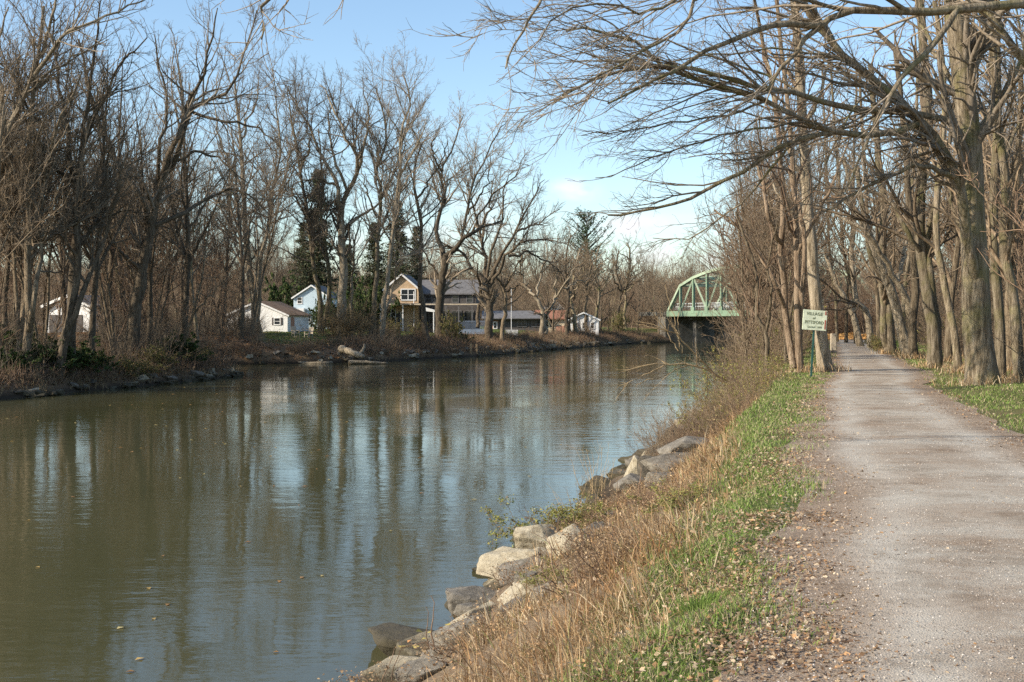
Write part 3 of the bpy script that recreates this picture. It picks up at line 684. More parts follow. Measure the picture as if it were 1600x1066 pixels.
L('bare_tree', 'upright pair of trunks beside the green bush on the far path edge', 56, [
  (.25,.12,[(1392,542),(1389,500),(1386,460),(1378,400),(1382,320),(1370,220),(1360,100)]), (.19,.1,[(1386,540),(1380,500),(1379,460),(1370,420),(1350,350),(1340,260)])], 61, 'bark_grey', 'twig_brown', **RK)
L('bare_tree', 'thin pale trunk leaning left at the far bend of the path', 72, [
  (.2,.1,[(1346,528),(1334,495),(1322,472),(1312,455),(1302,430),(1290,400)])], 62, 'bark_pale', 'twig_brown', **RK)
L('bare_tree', 'pale elbowed trunk right of the far bend of the path', 68, [
  (.2,.1,[(1362,520),(1356,495),(1342,478),(1336,458),(1330,400),(1334,330),(1320,250)])], 63, 'bark_pale', 'twig_brown', **RK)
for i, (px, Y, ln, lab) in enumerate([
  (1308,88,-6,'leaning brown trunk first at the distant path bend'), (1322,84,4,'brown trunk second at the distant path bend, leaning right'),
  (1338,80,-10,'grey trunk standing between the two pale leaning trunks'), (1374,66,-8,'brown trunk behind the green bush by the path'),
  (1410,62,6,'dark trunk in shade behind the steeply leaning pale trunk'), (1482,46,8,'dark leaning trunk on the wooded rise right of the stout double trunk'),
  (1520,38,-4,'thin dark trunk seen left of the massive tree trunk'), (1576,36,5,'brown trunk on the right wooded slope near the photo edge')]):
    L('bare_tree', lab, Y, [(.2-.001*Y,.07,[(px,540),(px+ln*.4,470),(px+ln*2,380),(px+ln*3,250),(px+ln*4,100)]),
      (.08,.02,[(px+ln*2,380),(px+ln*2-25,320),(px+ln-40,250)]), (.08,.02,[(px+ln*2,360),(px+ln*2+25,290),(px+ln+50,220)])], 70+i, 'bark_brown' if i % 2 else 'bark_grey', 'twig_brown', **RK)

# ------------------------------------------------------------------ woods: individuals copied from a few grown trees
proto_tree('f1', 101, 21, .24, 'forest', 'bark_dark', 'twig_dark')
proto_tree('f2', 102, 19, .15, 'forest', 'bark_grey', 'twig_grey')
proto_tree('f3', 103, 20, .15, 'twin', 'bark_brown', 'twig_brown')
proto_tree('f4', 104, 17, .13, 'clump', 'bark_brown', 'twig_brown', level1=1.6)
proto_tree('f5', 105, 15, .26, 'spread', 'bark_grey', 'twig_brown', rm=.012)
proto_tree('f6', 106, 13, .24, 'spread', 'bark_dark', 'twig_red', rm=.012)
proto_tree('s1', 107, 8, .07, 'sapling', 'bark_brown', 'twig_brown', level1=3.2, t0=.12, lmax1=2.6)
proto_tree('s2', 108, 6.5, .06, 'sapling', 'bark_dark', 'twig_red', level1=3.6, t0=.1, lmax1=2.4)
proto_tree('s3', 109, 9, .08, 'clump', 'bark_red', 'twig_red', level1=2.2, t0=.15, lmax1=2.6)
random.seed(7)
placed = []
def sunlane(x, y):
    """open ground that lets the low sun reach the two house fronts and the garage"""
    for hx, hy, w, ln in ((-25, 121, 5.5, 34), (-12.5, 138, 5.0, 34), (-38, 104, 4.0, 16)):
        t = (hx-x)*.932+(hy-y)*.361; d = abs(-(hx-x)*.361+(hy-y)*.932)
        if 0 < t < ln and d < w: return True
    return False
def scatter(n, region, keys, mind, smin, smax, label, group, name='bare_tree', tries=60, zs=(1, 1)):
    done = 0
    for _ in range(n*tries):
        if done >= n: break
        x, y = region()
        if sunlane(x, y): continue
        if any((x-a)**2+(y-b_)**2 < mind*mind for a, b_ in placed[-400:]): continue
        if XL(y)-1.5 < x < XR(y)+1.0: continue
        if XP(y)-1.3 < x < XP(y)+PW+1.2: continue
        placed.append((x, y)); done += 1
        put_tree(random.choice(keys), x, y, random.uniform(smin, smax), name=name, label=label, group=group, zs=random.uniform(*zs))
def fan(p0, p1, y0, y1, pw=1.6):
    def f():
        u = random.random()
        Y = (y0**pw+(y1**pw-y0**pw)*u)**(1/pw)
        px = random.uniform(p0, p1)
        return (px-CX)*Y/F, Y
    return f
def leftwood():
    while True:
        px = random.uniform(-90, 400); Y = random.uniform(56, 130)
        x = (px-CX)*Y/F
        if 45 < px < 160 and Y < 118 and random.random() < .85: continue
        if -60 < px < 160 and Y > 92 and random.random() < .9: continue
        if x < XL(Y)-2.0: return x, Y
scatter(46, leftwood, ['f1','f1','f2','f3','f4','f1'], 2.6, .8, 1.05, 'tall bare tree deep in the dark wood at the left of the photo', 'tall trees of the left bank wood')
scatter(60, leftwood, ['s1','s2','s3'], 1.6, .8, 1.2, 'small bare sapling among the tall trees of the left bank wood', 'saplings of the left bank wood', 'bare_sapling')
def behind():
    while True:
        px = random.uniform(-60, 1010); Y = random.uniform(125, 260)
        if 55 < px < 150 and Y < 135: continue
        if 375 < px < 1010 and Y < 205: continue
        if px > 760 and Y < 245: continue
        return (px-CX)*Y/F, Y
scatter(70, behind, ['f3','f4','f6','f5','s3'], 3.6, .62, .85, 'bare brown tree in the woods behind the houses of the left bank', 'woods behind the houses')
def gapfill():
    px = random.choice([random.uniform(395, 480), random.uniform(640, 860)]); Y = random.uniform(212, 262)
    return (px-CX)*Y/F, Y
scatter(20, gapfill, ['f3','f4','f2','f1'], 2.5, .8, 1.1, 'bare tree closing the skyline behind the house roofs', 'trees behind the roofs')
def farbank():
    while True:
        px = random.uniform(850, 1080); Y = random.uniform(150, 215)
        x = (px-CX)*Y/F
        if x < XL(Y)-3 and not (845 < px < 945 and Y > 160 and random.random() < .55): return x, Y
scatter(24, farbank, ['f6','f6','s3','f5','f4','s3'], 2.8, .6, .8, 'russet-twigged bare tree on the far left bank short of the bridge', 'trees short of the bridge')
def beyond():
    px = random.uniform(840, 1420); Y = random.uniform(238, 330)
    return (px-CX)*Y/F, Y
scatter(26, beyond, ['f6','f5','f3','f4'], 4.2, .7, 1.0, 'distant bare tree on the skyline beyond the bridge', 'distant trees beyond the bridge')
def rightwood():
    while True:
        Y = 24+(150-24)*random.random()**1.25; px = random.uniform(1330, 1720)
        x = (px-CX)*Y/F
        d = x-(XP(Y)+PW)
        if d > 2.2: return x, Y
scatter(44, rightwood, ['f2','f3','f2','f4','f3'], 2.2, .62, .95, 'tall bare tree in the wood on the rise right of the path', 'trees of the right hand wood')
scatter(55, rightwood, ['s1','s3','s2'], 1.3, .6, 1.1, 'thin sapling among the trees right of the path', 'saplings right of the path', 'bare_sapling')
def between():
    while True:
        Y = random.uniform(44, 150); x = random.uniform(float(XR(Y))+1.0, float(XP(Y))-1.3)
        if CX+F*x/Y > 1195 or random.random() < .25: return x, Y
scatter(18, between, ['f2','f3','f4','f3'], 1.8, .55, .8, 'slim bare tree between the canal and the path beyond the village sign', 'trees between canal and path')
scatter(26, between, ['s3','s1','s3'], 1.1, .6, .95, 'thin reddish sapling between the canal and the path beyond the village sign', 'saplings between canal and path', 'bare_sapling')
def thicket():
    Y = random.uniform(42, 92); px = random.uniform(1152, 1216); return (px-CX)*Y/F, Y
def thicket_ok():
    while True:
        x, Y = thicket()
        if XR(Y)+.6 < x < XP(Y)-1.2: return x, Y
scatter(12, thicket_ok, ['s3','f4','s3','s1'], 1.2, .75, 1.15, 'bushy many-stemmed tree of the thicket that veils the right end of the bridge', 'thicket in front of the bridge', 'bare_sapling')
def pathend():
    Y = random.uniform(118, 230); px = random.uniform(1180, 1420)
    return (px-CX)*Y/F, Y
scatter(20, pathend, ['f3','f4','s3','f6'], 2.2, .55, .8, 'bare tree closing the view where the path bends away', 'trees at the end of the path')

# ------------------------------------------------------------------ conifers
def conifer_proto(key, seed, H, r, dens, cols, droop=-.25, wide=.22, sparse=False):
    rng = np.random.default_rng(seed)
    K = 12; z = np.linspace(-.2, H, K)
    tr = np.stack([rng.normal(0, .05, K), rng.normal(0, .05, K), z], -1); R = np.linspace(r, .03, K)
    nb = int(H*dens); t = np.sort(rng.uniform(.12 if not sparse else .25, .99, nb))
    az = rng.uniform(0, 6.28, nb)
    Lb = H*wide*(1-t)**.8*rng.uniform(.5, 1.2, nb)+.08
    if sparse: Lb = H*wide*np.sin(np.pi*np.clip((t-.15)/.9, 0, 1))**.6*rng.uniform(.45, 1.2, nb)+.3
    Lb *= 1+.18*np.sin(az*3+t*9); p0 = np.stack([0*az, 0*az, t*H], -1); P = np.zeros((nb, 6, 3)); P[:, 0] = p0
    d = np.stack([np.cos(az), np.sin(az), np.full(nb, droop)+.5*t+(0.35 if sparse else 0)], -1)
    for k in range(1, 6):
        d = d+rng.normal(0, .07, d.shape); d[:, 2] += .03; d = nrm(d); P[:, k] = P[:, k-1]+d*(Lb/5)[:, None]
    RR = (.02+.012*Lb)[:, None]*np.linspace(1, .3, 6)[None]
    V1, F1 = tubes([(tr[None], R[None], 8)]); meT = np_mesh('trunk', V1, F1, M['bark_dark'], True)
    n = int(nb*(52 if not sparse else 40)); idx = rng.integers(0, nb, n); f = rng.random(n)**.7*4.99; i = f.astype(int); f = f-i
    pos = P[idx, i]*(1-f)[:, None]+P[idx, i+1]*f[:, None]
    s = rng.uniform(.14, .36, n)*(1 if not sparse else 1.1)*min(1, H/16)
    pos = pos+rng.normal(0, 1, (n, 3))*np.array([.16, .16, .13 if sparse else .10])*H/14; pos[:, 2] -= 0 if sparse else .12*H/14
    V2, F2, C2 = cards(pos, s, rng, pick(rng, n, cols, .22))
    V3, F3 = tubes([(P, RR, 4)])
    V = np.concatenate([V2, V3]); Fq = [F2[0], F3[0]+len(V2)]; C = np.concatenate([C2, np.tile([.07,.05,.035], (len(V3), 1))])
    PROTO[key] = (meT, np_mesh('crown', V, Fq, M['conifer'], False, C), H)
GR = [(.05,.065,.03), (.07,.085,.04), (.035,.045,.022), (.10,.10,.05), (.11,.085,.05)]
conifer_proto('spruce', 201, 22, .3, 13, GR, wide=.185)
conifer_proto('pine', 202, 20, .28, 6.5, [(.05,.085,.04), (.07,.11,.05), (.035,.06,.03)], droop=.1, wide=.26, sparse=True)
def put_con(key, px, Y, toppy, name, label, w=1.0):
    x = (px-CX)*Y/F; z0 = gzs(x, Y); zt = CZ-(toppy-HY)*Y/F
    o = put_tree(key, x, Y, 1, name=name, label=label)
    s = (zt-z0)/PROTO[key][2]; o.scale = (s*w, s*w, s)
    return o
put_con('spruce', 497, 160, 262, 'spruce_tree', 'tall dark spruce behind the lawn trees, its top above the blue house', 1.1)
put_con('spruce', 474, 172, 345, 'spruce_tree', 'shorter dark spruce immediately left of the tallest spruce', 1.2)
put_con('spruce', 621, 195, 312, 'spruce_tree', 'dark spruce with its top rising behind the tan gable house', 1.25)
put_con('spruce', 585, 200, 345, 'spruce_tree', 'broad dark spruce filling the gap left of the tan gable house', 1.4)
put_con('spruce', 650, 205, 352, 'spruce_tree', 'dark spruce behind the right roof slope of the tan gable house', 1.2)
put_con('spruce', 545, 185, 380, 'spruce_tree', 'lower dark spruce between the blue house and the tan gable house', 1.5)
put_con('pine', 917, 250, 338, 'pine_tree', 'lone green pine with an open rounded top on the skyline', 1.1)
# ------------------------------------------------------------------ shrubs
def shrub_proto(key, seed, H, W, stems, twigmat, leaf=None, nleaf=0, lsize=(.05,.09), dens=1.0, jit=.13, rm=.006):
    rng = np.random.default_rng(seed)
    n = stems; az = rng.uniform(0, 6.28, n); tl = np.abs(rng.normal(0, .55, n)); rr = rng.uniform(0, .35*W, n)
    P = np.zeros((n, 8, 3)); P[:, 0] = np.stack([np.cos(az)*rr, np.sin(az)*rr, 0*az-.1], -1)
    d = nrm(np.stack([np.cos(az)*np.sin(tl), np.sin(az)*np.sin(tl), np.cos(tl)], -1)); Ls = H*rng.uniform(.5, 1.15, n)
    for k in range(1, 8):
        d = d+rng.normal(0, jit, d.shape); d[:, 2] -= .03; d = nrm(d); P[:, k] = P[:, k-1]+d*(Ls/7)[:, None]
    R = np.linspace(1, .35, 8)[None]*(rng.uniform(.9, 1.8, n)*rm*1.6)[:, None]
    P1, R1 = spawn(P, R, rng, 3.2*dens, .1, .6, .4, 6, .03, .2, .6, rm, .2, 1.4, .3)
    P2, R2 = spawn(P1, R1, rng, 4.0*dens, .1, .6, .5, 4, .02, .22, .7, rm*.8, .1, .7, .3)
    V, Fs = tubes([(P, R, 4), (P1, R1, 3), (P2, R2, 3)])
    me = np_mesh('twigs', V, Fs, M[twigmat]); ml = None
    if leaf:
        T = P2.reshape(-1, 3); T = T[rng.integers(0, len(T), nleaf)]+rng.normal(0, .04, (nleaf, 3))
        Vl, Fl, Cl = cards(T, rng.uniform(*lsize, nleaf), rng, pick(rng, nleaf, leaf, .2)); ml = np_mesh('leaves', Vl, Fl, M['leaf'], False, Cl)
    PROTO[key] = (me, ml, H)
def put_shrub(key, x, y, s, label, group=None, name='shrub', zs=1.0, dz=0):
    me, ml, H = PROTO[key]
    o = empty(name, (x, y, gzs(x, y)+dz), random.uniform(0, 6.28), label, 'shrub', group); o.scale = (s, s, s*zs)
    mobj('twigs', me, o)
    if ml: mobj('leaves', ml, o)
    return o
YG = [(.30,.28,.07), (.22,.24,.06), (.38,.33,.10), (.25,.16,.07)]
shrub_proto('bare', 301, 2.4, 2, 34, 'twig_brown'); shrub_proto('red', 302, 2.0, 2, 40, 'twig_red'); shrub_proto('dark', 303, 1.8, 2, 36, 'twig_dark')
shrub_proto('tan', 304, 4.2, 3, 60, 'twig_tan', dens=.9, rm=.012)
shrub_proto('leafy', 305, 2.0, 2, 30, 'twig_brown', YG, 1300, (.05,.09))
shrub_proto('green', 306, 3.0, 3, 34, 'twig_dark', [(.06,.10,.03), (.10,.13,.035), (.05,.07,.025)], 5200, (.14,.26), rm=.01)
shrub_proto('olive', 307, 2.6, 3, 34, 'twig_brown', [(.20,.19,.06), (.14,.15,.05), (.26,.20,.08)], 2600, (.10,.18), rm=.01)
def sh(key, px, Y, s, label, zs=1.0, group=None): return put_shrub(key, (px-CX)*Y/F, Y, s, label, group, zs=zs)
sh('green', 440, 150, 1.35, 'rounded evergreen bush beside the white house roof', 1.5)
sh('green', 562, 135, 1.1, 'green bush right of the stout pale tree on the lawn', 1.4)
sh('green', 585, 138, 1.3, 'dark green bush against the left wall of the tan gable house', 1.4)
sh('green', 508, 139, .8, 'dark green bush in front of the blue house corner', 1.3)
sh('green', 524, 133, .9, 'green bush filling the gap right of the white house', 1.4)
sh('olive', 655, 122, .62, 'yellow-green bush under the porch of the tan gable house', 1.0)
sh('olive', 705, 123, .8, 'yellow-olive bush right of the large dark bank tree', 1.3)
sh('green', 724, 124, .4, 'low green bush below the blue-grey deck')
sh('olive', 612, 121, .6, 'olive bush in front of the tan gable house lower window')
sh('tan', 533, 112, 1.0, 'tan straw-coloured shrub wrapped round the foot of the stout pale tree')
sh('tan', 556, 113, .8, 'smaller tan shrub at the right of the stout pale tree foot')
sh('tan', 397, 110, .3, 'low tan brush at the foot of the pale double-trunked tree')
sh('olive', 968, 190, .9, 'ivy dark bush on the bank left of the bridge', 1.4)
sh('olive', 1380, 58, .34, 'bright green bush at the far right edge of the path')
sh('olive', 1366, 63, .3, 'yellowish low bush at the far right edge of the path')
sh('bare', 903, 174, 1.1, 'bare bush before the left part of the white building', 1.2)
sh('bare', 921, 175, 1.0, 'bare bush before the right part of the white building', 1.1)
for i in range(30):
    px = random.uniform(575, 760); Y = random.uniform(106, 122); x = (px-CX)*Y/F
    if x > XL(Y)-1.0: continue
    put_shrub(random.choice(['red','red','dark','bare']), x, Y, random.uniform(.7, 1.1), 'reddish leafless shrub on the steep bank below the tan gable house', 'red shrubs on the left bank', zs=.85)
for i in range(40):
    Y = random.uniform(100, 106) if i < 16 else random.uniform(118, 205)
    x = float(XL(Y))-random.uniform(.9, 5)
    put_shrub(random.choice(['red','dark','bare']), x, Y, random.uniform(.45, .85), 'low bare shrub along the waterline of the far left bank', 'low shrubs of the far left bank', zs=.75)
for i in range(42):
    Y = random.uniform(52, 81); x = float(XL(Y))-random.uniform(.7, 6)
    put_shrub(random.choice(['dark','dark','olive','red']) if random.random() < .8 else 'green', x, Y, random.uniform(.4, .8), 'dark brush on the shaded bank under the left wood', 'brush under the left wood', zs=.7)
for i in range(30):
    Y = random.uniform(84, 100); x = float(XL(Y))-random.uniform(.5, 6)
    if 415 < CX+F*x/Y < 530: continue
    put_shrub(random.choice(['dark','red','bare']), x, Y, random.uniform(.4, .7), 'low brown brush round the inlet below the lawn', 'brush round the inlet', zs=.6)
for i in range(98):
    Y = 25+random.random()**1.3*95; x = float(XR(Y))+random.uniform(.7, 3.6)
    if x > XP(Y)-1.0 or (Y < 34 and x < XR(Y)+.3): continue
    big = 1.0 if Y > 42 else .42
    put_shrub(random.choice(['bare','leafy','red','bare','leafy']), x, Y, random.uniform(.7, 1.25)*big, 'tangled brush with sparse yellow leaves on the near bank', 'brush on the near bank')
for i in range(48):
    Y = random.uniform(26, 110); x = float(XP(Y))+PW+random.uniform(2.0, 12)
    put_shrub(random.choice(['bare','red','bare','leafy']), x, Y, random.uniform(.4, .9), 'bare brush under the trees right of the path', 'brush right of the path')

# ================================================================== BUILDINGS
def window(parent, x0, x1, z0, z1, y=-.03, cols=2, fr=.12, frame='white_paint', name='window', bars=True):
    f = MB()
    f.box(x0-fr, x1+fr, y-.05, y+.02, z1, z1+fr); f.box(x0-fr, x1+fr, y-.07, y+.02, z0-fr, z0)
    f.box(x0-fr, x0, y-.05, y+.02, z0, z1); f.box(x1, x1+fr, y-.05, y+.02, z0, z1)
    for c in range(1, cols):
        xc = x0+(x1-x0)*c/cols; f.box(xc-.06, xc+.06, y-.045, y+.02, z0, z1)
    w = f.build(name, M[frame], parent)
    g = MB(); g.box(x0, x1, y-.012, y+.02, z0, z1); g.build('pane', M['glass'], w)
    if bars:
        s = MB(); zc = (z0+z1)/2; s.box(x0, x1, y-.035, y-.014, zc-.03, zc+.03); s.build('sash', M[frame], w)
    return w
def gable_body(o, w, d, ev, ap, wall, roof, trim='white_paint', over=.35, th=.16, cx=0):
    m_ = MB(); m_.prism([(cx-w/2,-.4),(cx+w/2,-.4),(cx+w/2,ev),(cx,ap),(cx-w/2,ev)], 0, d); m_.build('wall', M[wall], o)
    r = MB(); sl = (ap-ev)/(w/2)
    for s in (-1, 1):
        xe = cx+s*(w/2+over); ze = ev-sl*over
        r.prism([(cx, ap+.03),(xe, ze+.03),(xe, ze+.03+th),(cx, ap+.03+th)], -over, d+over)
    ro = r.build('roof', M[roof], o)
    t = MB()
    for s in (-1, 1):
        xe = cx+s*(w/2+over); ze = ev-sl*over
        t.bar((cx, -over-.03, ap+.06),(xe, -over-.03, ze+.06), .05, .22, up=(0,0,1))
    t.build('barge_board', M[trim], ro)
    return ro
def place(px, Y, z=None):
    x = (px-CX)*Y/F
    return (x, Y, gzs(x, Y) if z is None else z)

# tan gable house
o = empty('gable_house', place(628, 138), RD(-3), 'tan two-storey house with a white-trimmed gable and a long porch wing', 'house')
o.scale = (.79, .79, .857)
gable_body(o, 4.8, 9, 5.65, 7.5, 'tan_siding', 'roof_grey')
window(o, -.05, 1.85, 4.25, 5.55, cols=2, fr=.14); window(o, -2.2, -.95, 2.05, 2.95, cols=2)
m_ = MB(); m_.box(-.85, -.2, -.10, -.005, .05, 2.5); d_ = m_.build('door', M['dark_siding'], o)
m_ = MB(); m_.box(-.98, -.855, -.12, -.005, 0, 2.62); m_.box(-.195, -.07, -.12, -.005, 0, 2.62); m_.build('door_frame', M['white_paint'], d_)
m_ = MB(); m_.prism([(-2.9, 3.55), (12.3, 3.55), (12.3, 3.72), (-2.9, 3.72)], -2.3, -.02); pr = m_.build('porch_roof', M['roof_grey'], o)
m_ = MB(); m_.box(-2.9, 12.3, -2.36, -2.31, 3.50, 3.66); m_.build('fascia', M['wood_pale'], pr)
for x in (-2.75, .45, 6.6, 8.4, 10.3, 12.1):
    m_ = MB(); m_.box(x-.07, x+.07, -2.28, -2.14, -.1, 3.54); m_.build('post', M['white_paint' if x < 3 else 'roof_grey'], o)
m_ = MB(); m_.cyl((1.78, -.38, -.1), (1.78, -.38, 5.3), .06); m_.build('drainpipe', M['white_paint'], o)
m_ = MB(); m_.box(2.41, 10.6, 1.0, 8, -.4, 5.0); m_.build('wing_wall', M['dark_siding'], o)
m_ = MB(); m_.prism([(0,4.9),(0,5.05),(3.9,7.0),(7.8,5.05),(7.8,4.9),(3.9,6.85)], 0, 8.6)
wr = m_.build('wing_roof', M['roof_grey'], o); wr.rotation_euler = (0,0,RD(90)); wr.location = (11.0, .6, 0)
for x in (3.3, 4.4, 7.2, 9.3): window(o, x, x+.8, 3.95, 4.75, y=.97, cols=1, frame='roof_grey')
for x in (3.2, 5.2, 7.2, 9.0): window(o, x, x+1.2, 1.0, 2.7, y=.97, cols=2, frame='roof_grey')
m_ = MB(); m_.prism([(3.3,2.75),(5.1,2.55),(5.1,2.85),(3.3,3.3)], -3.3, -2.4); po = m_.build('portico', M['white_paint'], o)
for x in (3.4, 4.95):
    m_ = MB(); m_.box(x-.07, x+.07, -3.25, -3.1, -.1, 2.7); m_.build('portico_post', M['white_paint'], po)
m_ = MB()
for x in np.arange(8.4, 12.3, .16): m_.box(x, x+.05, -2.6, -2.56, .35, 1.35)
m_.box(8.3, 12.4, -2.62, -2.53, 1.35, 1.43); m_.box(8.3, 12.4, -2.62, -2.53, .28, .35); m_.build('deck_railing', M['deck_blue'], o)
m_ = MB(); m_.box(8.3, 12.4, -2.64, .9, -.3, .27); m_.build('deck', M['deck_blue'], o)
# white house
o = empty('bungalow', place(402, 121), RD(-9), 'low white house with a brown roof at the left of the lawn', 'house')
o.scale = (.654, .654, .735)
gable_body(o, 9.6, 10, 2.15, 3.95, 'white_paint', 'roof_brown')
window(o, 2.75, 3.6, .95, 1.75, cols=1); window(o, -1.6, -.6, .95, 1.75, cols=1)
for x in (2.35, 3.75):
    m_ = MB(); m_.box(x, x+.28, -.06, -.005, .85, 1.85); m_.build('shutter', M['dark_siding'], o)
m_ = MB(); m_.box(4.8, 4.87, 1.5, 3.0, 0, 1.9); m_.build('door', M['brick'], o)
# blue house
o = empty('blue_house', place(487, 148), RD(-6), 'pale blue gabled house peeping over the brown roof of the white house', 'house')
o.scale = (.645, .645, .76)
gable_body(o, 7.0, 9, 5.0, 6.9, 'blue_siding', 'roof_grey')
window(o, -2.7, -1.9, 4.1, 5.0, cols=1); window(o, 1.2, 2.0, 3.9, 4.8, cols=1); window(o, -1.0, -.2, 1.2, 2.2, cols=1)
m_ = MB(); m_.box(-2.4, -1.2, -1.2, -.1, 2.7, 3.3); m_.build('balcony', M['white_paint'], o)
# garage gable at the far left
o = empty('garage', place(107, 104), RD(-14), 'small white gabled garage with a dark opening half hidden in the left wood', 'garage')
gable_body(o, 4.2, 6, 2.3, 3.1, 'white_paint', 'roof_grey')
m_ = MB(); m_.box(-1.85, 1.35, -.06, -.005, 0, 1.55); dd = m_.build('door', M['dark_siding'], o)
# dark ranch house
o = empty('ranch_house', place(803, 166), RD(0), 'long low dark ranch house with a grey roof behind the flagpole', 'house')
o.scale = (.83, .83, .86)
m_ = MB(); m_.box(-4.8, 5.3, 0, 7, -.4, 2.05); m_.build('wall', M['dark_siding'], o)
m_ = MB(); m_.prism([(-.9,1.95),(-.9,2.1),(3.5,3.3),(7.9,2.1),(7.9,1.95),(3.5,3.14)], 0, 11); r_ = m_.build('roof', M['roof_grey'], o); r_.rotation_euler = (0,0,RD(90)); r_.location = (5.7, 0, 0)
m_ = MB(); m_.box(-4.6, -2.6, -.05, -.005, 0, 1.7); m_.build('brick_panel', M['brick'], o)
window(o, -3.3, -2.85, .5, 1.4, cols=1, y=-.08); window(o, .6, 2.0, .8, 1.6, frame='roof_grey'); window(o, 3.0, 4.2, .8, 1.6, frame='roof_grey')
# orange-roofed building
o = empty('cottage', place(867, 166), RD(-4), 'cream and brick cottage with a rust-red roof at the water end of the lawns', 'house')
o.scale = (.847, .847, .92)
m_ = MB(); m_.box(-1.6, 1.6, 0, 6, -.4, 2.2); m_.build('wall', M['cream'], o)
m_ = MB(); m_.box(.15, 1.62, -.04, -.003, -.3, 1.15); m_.build('brick_panel', M['brick'], o)
m_ = MB(); m_.prism([(-.5,2.1),(-.5,2.25),(3.0,3.5),(6.5,2.25),(6.5,2.1),(3.0,3.35)], 0, 5.4); r_ = m_.build('roof', M['roof_red'], o); r_.rotation_euler = (0,0,RD(90)); r_.location = (2.0, 0, 0)
window(o, -.75, -.1, .9, 2.0, cols=1, frame='wood_pale')
o = empty('white_shed', place(868, 182), RD(8), 'white gable rising behind the rust-red cottage roof', 'house')
o.scale = (.8, .8, .84)
gable_body(o, 2.6, 5, 4.0, 5.0, 'white_paint', 'roof_grey'); window(o, -.4, .4, 2.8, 3.6, cols=1)
o = empty('white_hall', place(912, 178), RD(-5), 'white building seen through the trunks right of the rust-red cottage', 'house')
o.scale = (.83, .83, .9)
gable_body(o, 5.2, 8, 2.2, 3.3, 'white_paint', 'roof_grey')
for x in (-1.6, -.2, 1.3): window(o, x, x+.5, .8, 1.7, cols=1)
# flagpole, fence, garden things
p = place(799, 150)
o = empty('flagpole', p, 0, 'slim white flagpole standing before the low dark ranch house', 'flagpole')
m_ = MB(); m_.cyl((0,0,-.2),(0,0,5.75), .045, .03, 10); m_.build('pole', M['white_paint'], o)
m_ = MB(); m_.cyl((0,0,5.75),(0,0,5.85), .06, .045, 10); m_.build('finial', M['white_paint'], o)
p = place(799, 148)
o = empty('picket_fence', p, 0, 'short white slatted fence panel at the foot of the flagpole', 'fence', scale=.78)
m_ = MB()
for x in np.arange(-.9, .95, .2): m_.box(x, x+.13, -.03, 0, .05, 1.0)
m_.build('pickets', M['white_paint'], o)
m_ = MB(); m_.box(-.95, 1.0, .002, .05, .25, .35); m_.box(-.95, 1.0, .002, .05, .75, .85); m_.build('rail', M['white_paint'], o)
for i, (px, lab, rz) in enumerate([(462, 'pale wooden garden chair on the lawn, the left one of the pair', 40), (482, 'pale wooden garden chair on the lawn, the right one of the pair', -30)]):
    o = empty('garden_chair', place(px, 109), RD(rz), lab, 'chair')
    m_ = MB(); m_.box(-.28,.28,-.26,.26,.36,.41); m_.build('seat', M['wood_pale'], o)
    m_ = MB()
    for x in (-.27,-.13,.01,.15): m_.add([(x,.24,.3),(x+.12,.24,.3),(x+.12,.44,1.0),(x,.44,1.0),(x,.27,.3),(x+.12,.27,.3),(x+.12,.47,1.0),(x,.47,1.0)], [(0,1,2,3),(4,7,6,5),(0,4,5,1),(1,5,6,2),(2,6,7,3),(3,7,4,0)])
    m_.build('backrest', M['wood_pale'], o)
    for sx in (-.28,.22):
        for sy in (-.26,.20):
            m_ = MB(); m_.box(sx,sx+.06,sy,sy+.06,-.02,.36 if sy > 0 else .6); m_.build('leg', M['wood_pale'], o)
        m_ = MB(); m_.box(sx-.03,sx+.09,-.28,.3,.6,.64); m_.build('armrest', M['wood_pale'], o)
for px, lab in ((735.5,'bare wooden stake in the water edge below the big oak-shaped tree, left of two'), (745,'bare wooden stake in the water edge below the big oak-shaped tree, right of two')):
    Y = 119.5 if px < 740 else 121; x = (px-CX)*Y/F
    m_ = MB(); m_.prism([(-.09,-.5),(.09,-.5),(.09,.95),(0,1.03),(-.09,.95)], -.09, .09)
    s = m_.build('wooden_stake', M['stake'], None, .012); s.location = (x, Y, max(gzs(x, Y), -.2)); s.rotation_euler = (0, RD(random.uniform(-3,3)), 0); tag(s, lab, 'stake')
# driftwood logs
def log_obj(name, pts, r0, r1, mat, label, cat='log', S=10):
    P = resample(pts, 12, np.random.default_rng(5), .02)[None]; base = P[0, 0].copy(); R = np.linspace(r0, r1, 12)[None]; R = R*(1+.12*np.sin(np.arange(12)*1.7))
    P = P-base
    V, Fs = tubes([(P, R, S)])
    k = S
    e0 = np.array([[0, i+1, i] for i in range(1, k-1)]); e1 = (12-1)*k+np.array([[0, i, i+1] for i in range(1, k-1)])
    o = mobj(name, np_mesh(name, V, Fs+[np.concatenate([e0, e1])], M[mat], False)); o.location = tuple(base)
    return tag(o, label, cat)
log_obj('driftwood_log', [at(532,545,101.5), at(548,550,101), at(569,558,100.5)], .33, .2, 'bark_pale', 'thick pale driftwood log sloping down to the water below the lawn')
log_obj('driftwood_log', [at(560,556,101), at(567,548,101.4), at(570,538,101.8)], .2, .1, 'bark_pale', 'stubby upright end of driftwood beside the thick pale log')
log_obj('driftwood_log', [at(452,565,100), at(480,567.5,100), at(520,567,99.8)], .13, .16, 'bark_pale', 'long low log floating at the water edge left of the stones')
log_obj('driftwood_log', [at(545,566,99), at(575,566,99), at(606,567.5,99)], .18, .08, 'bark_pale', 'long low log at the water edge under the red shrubs')
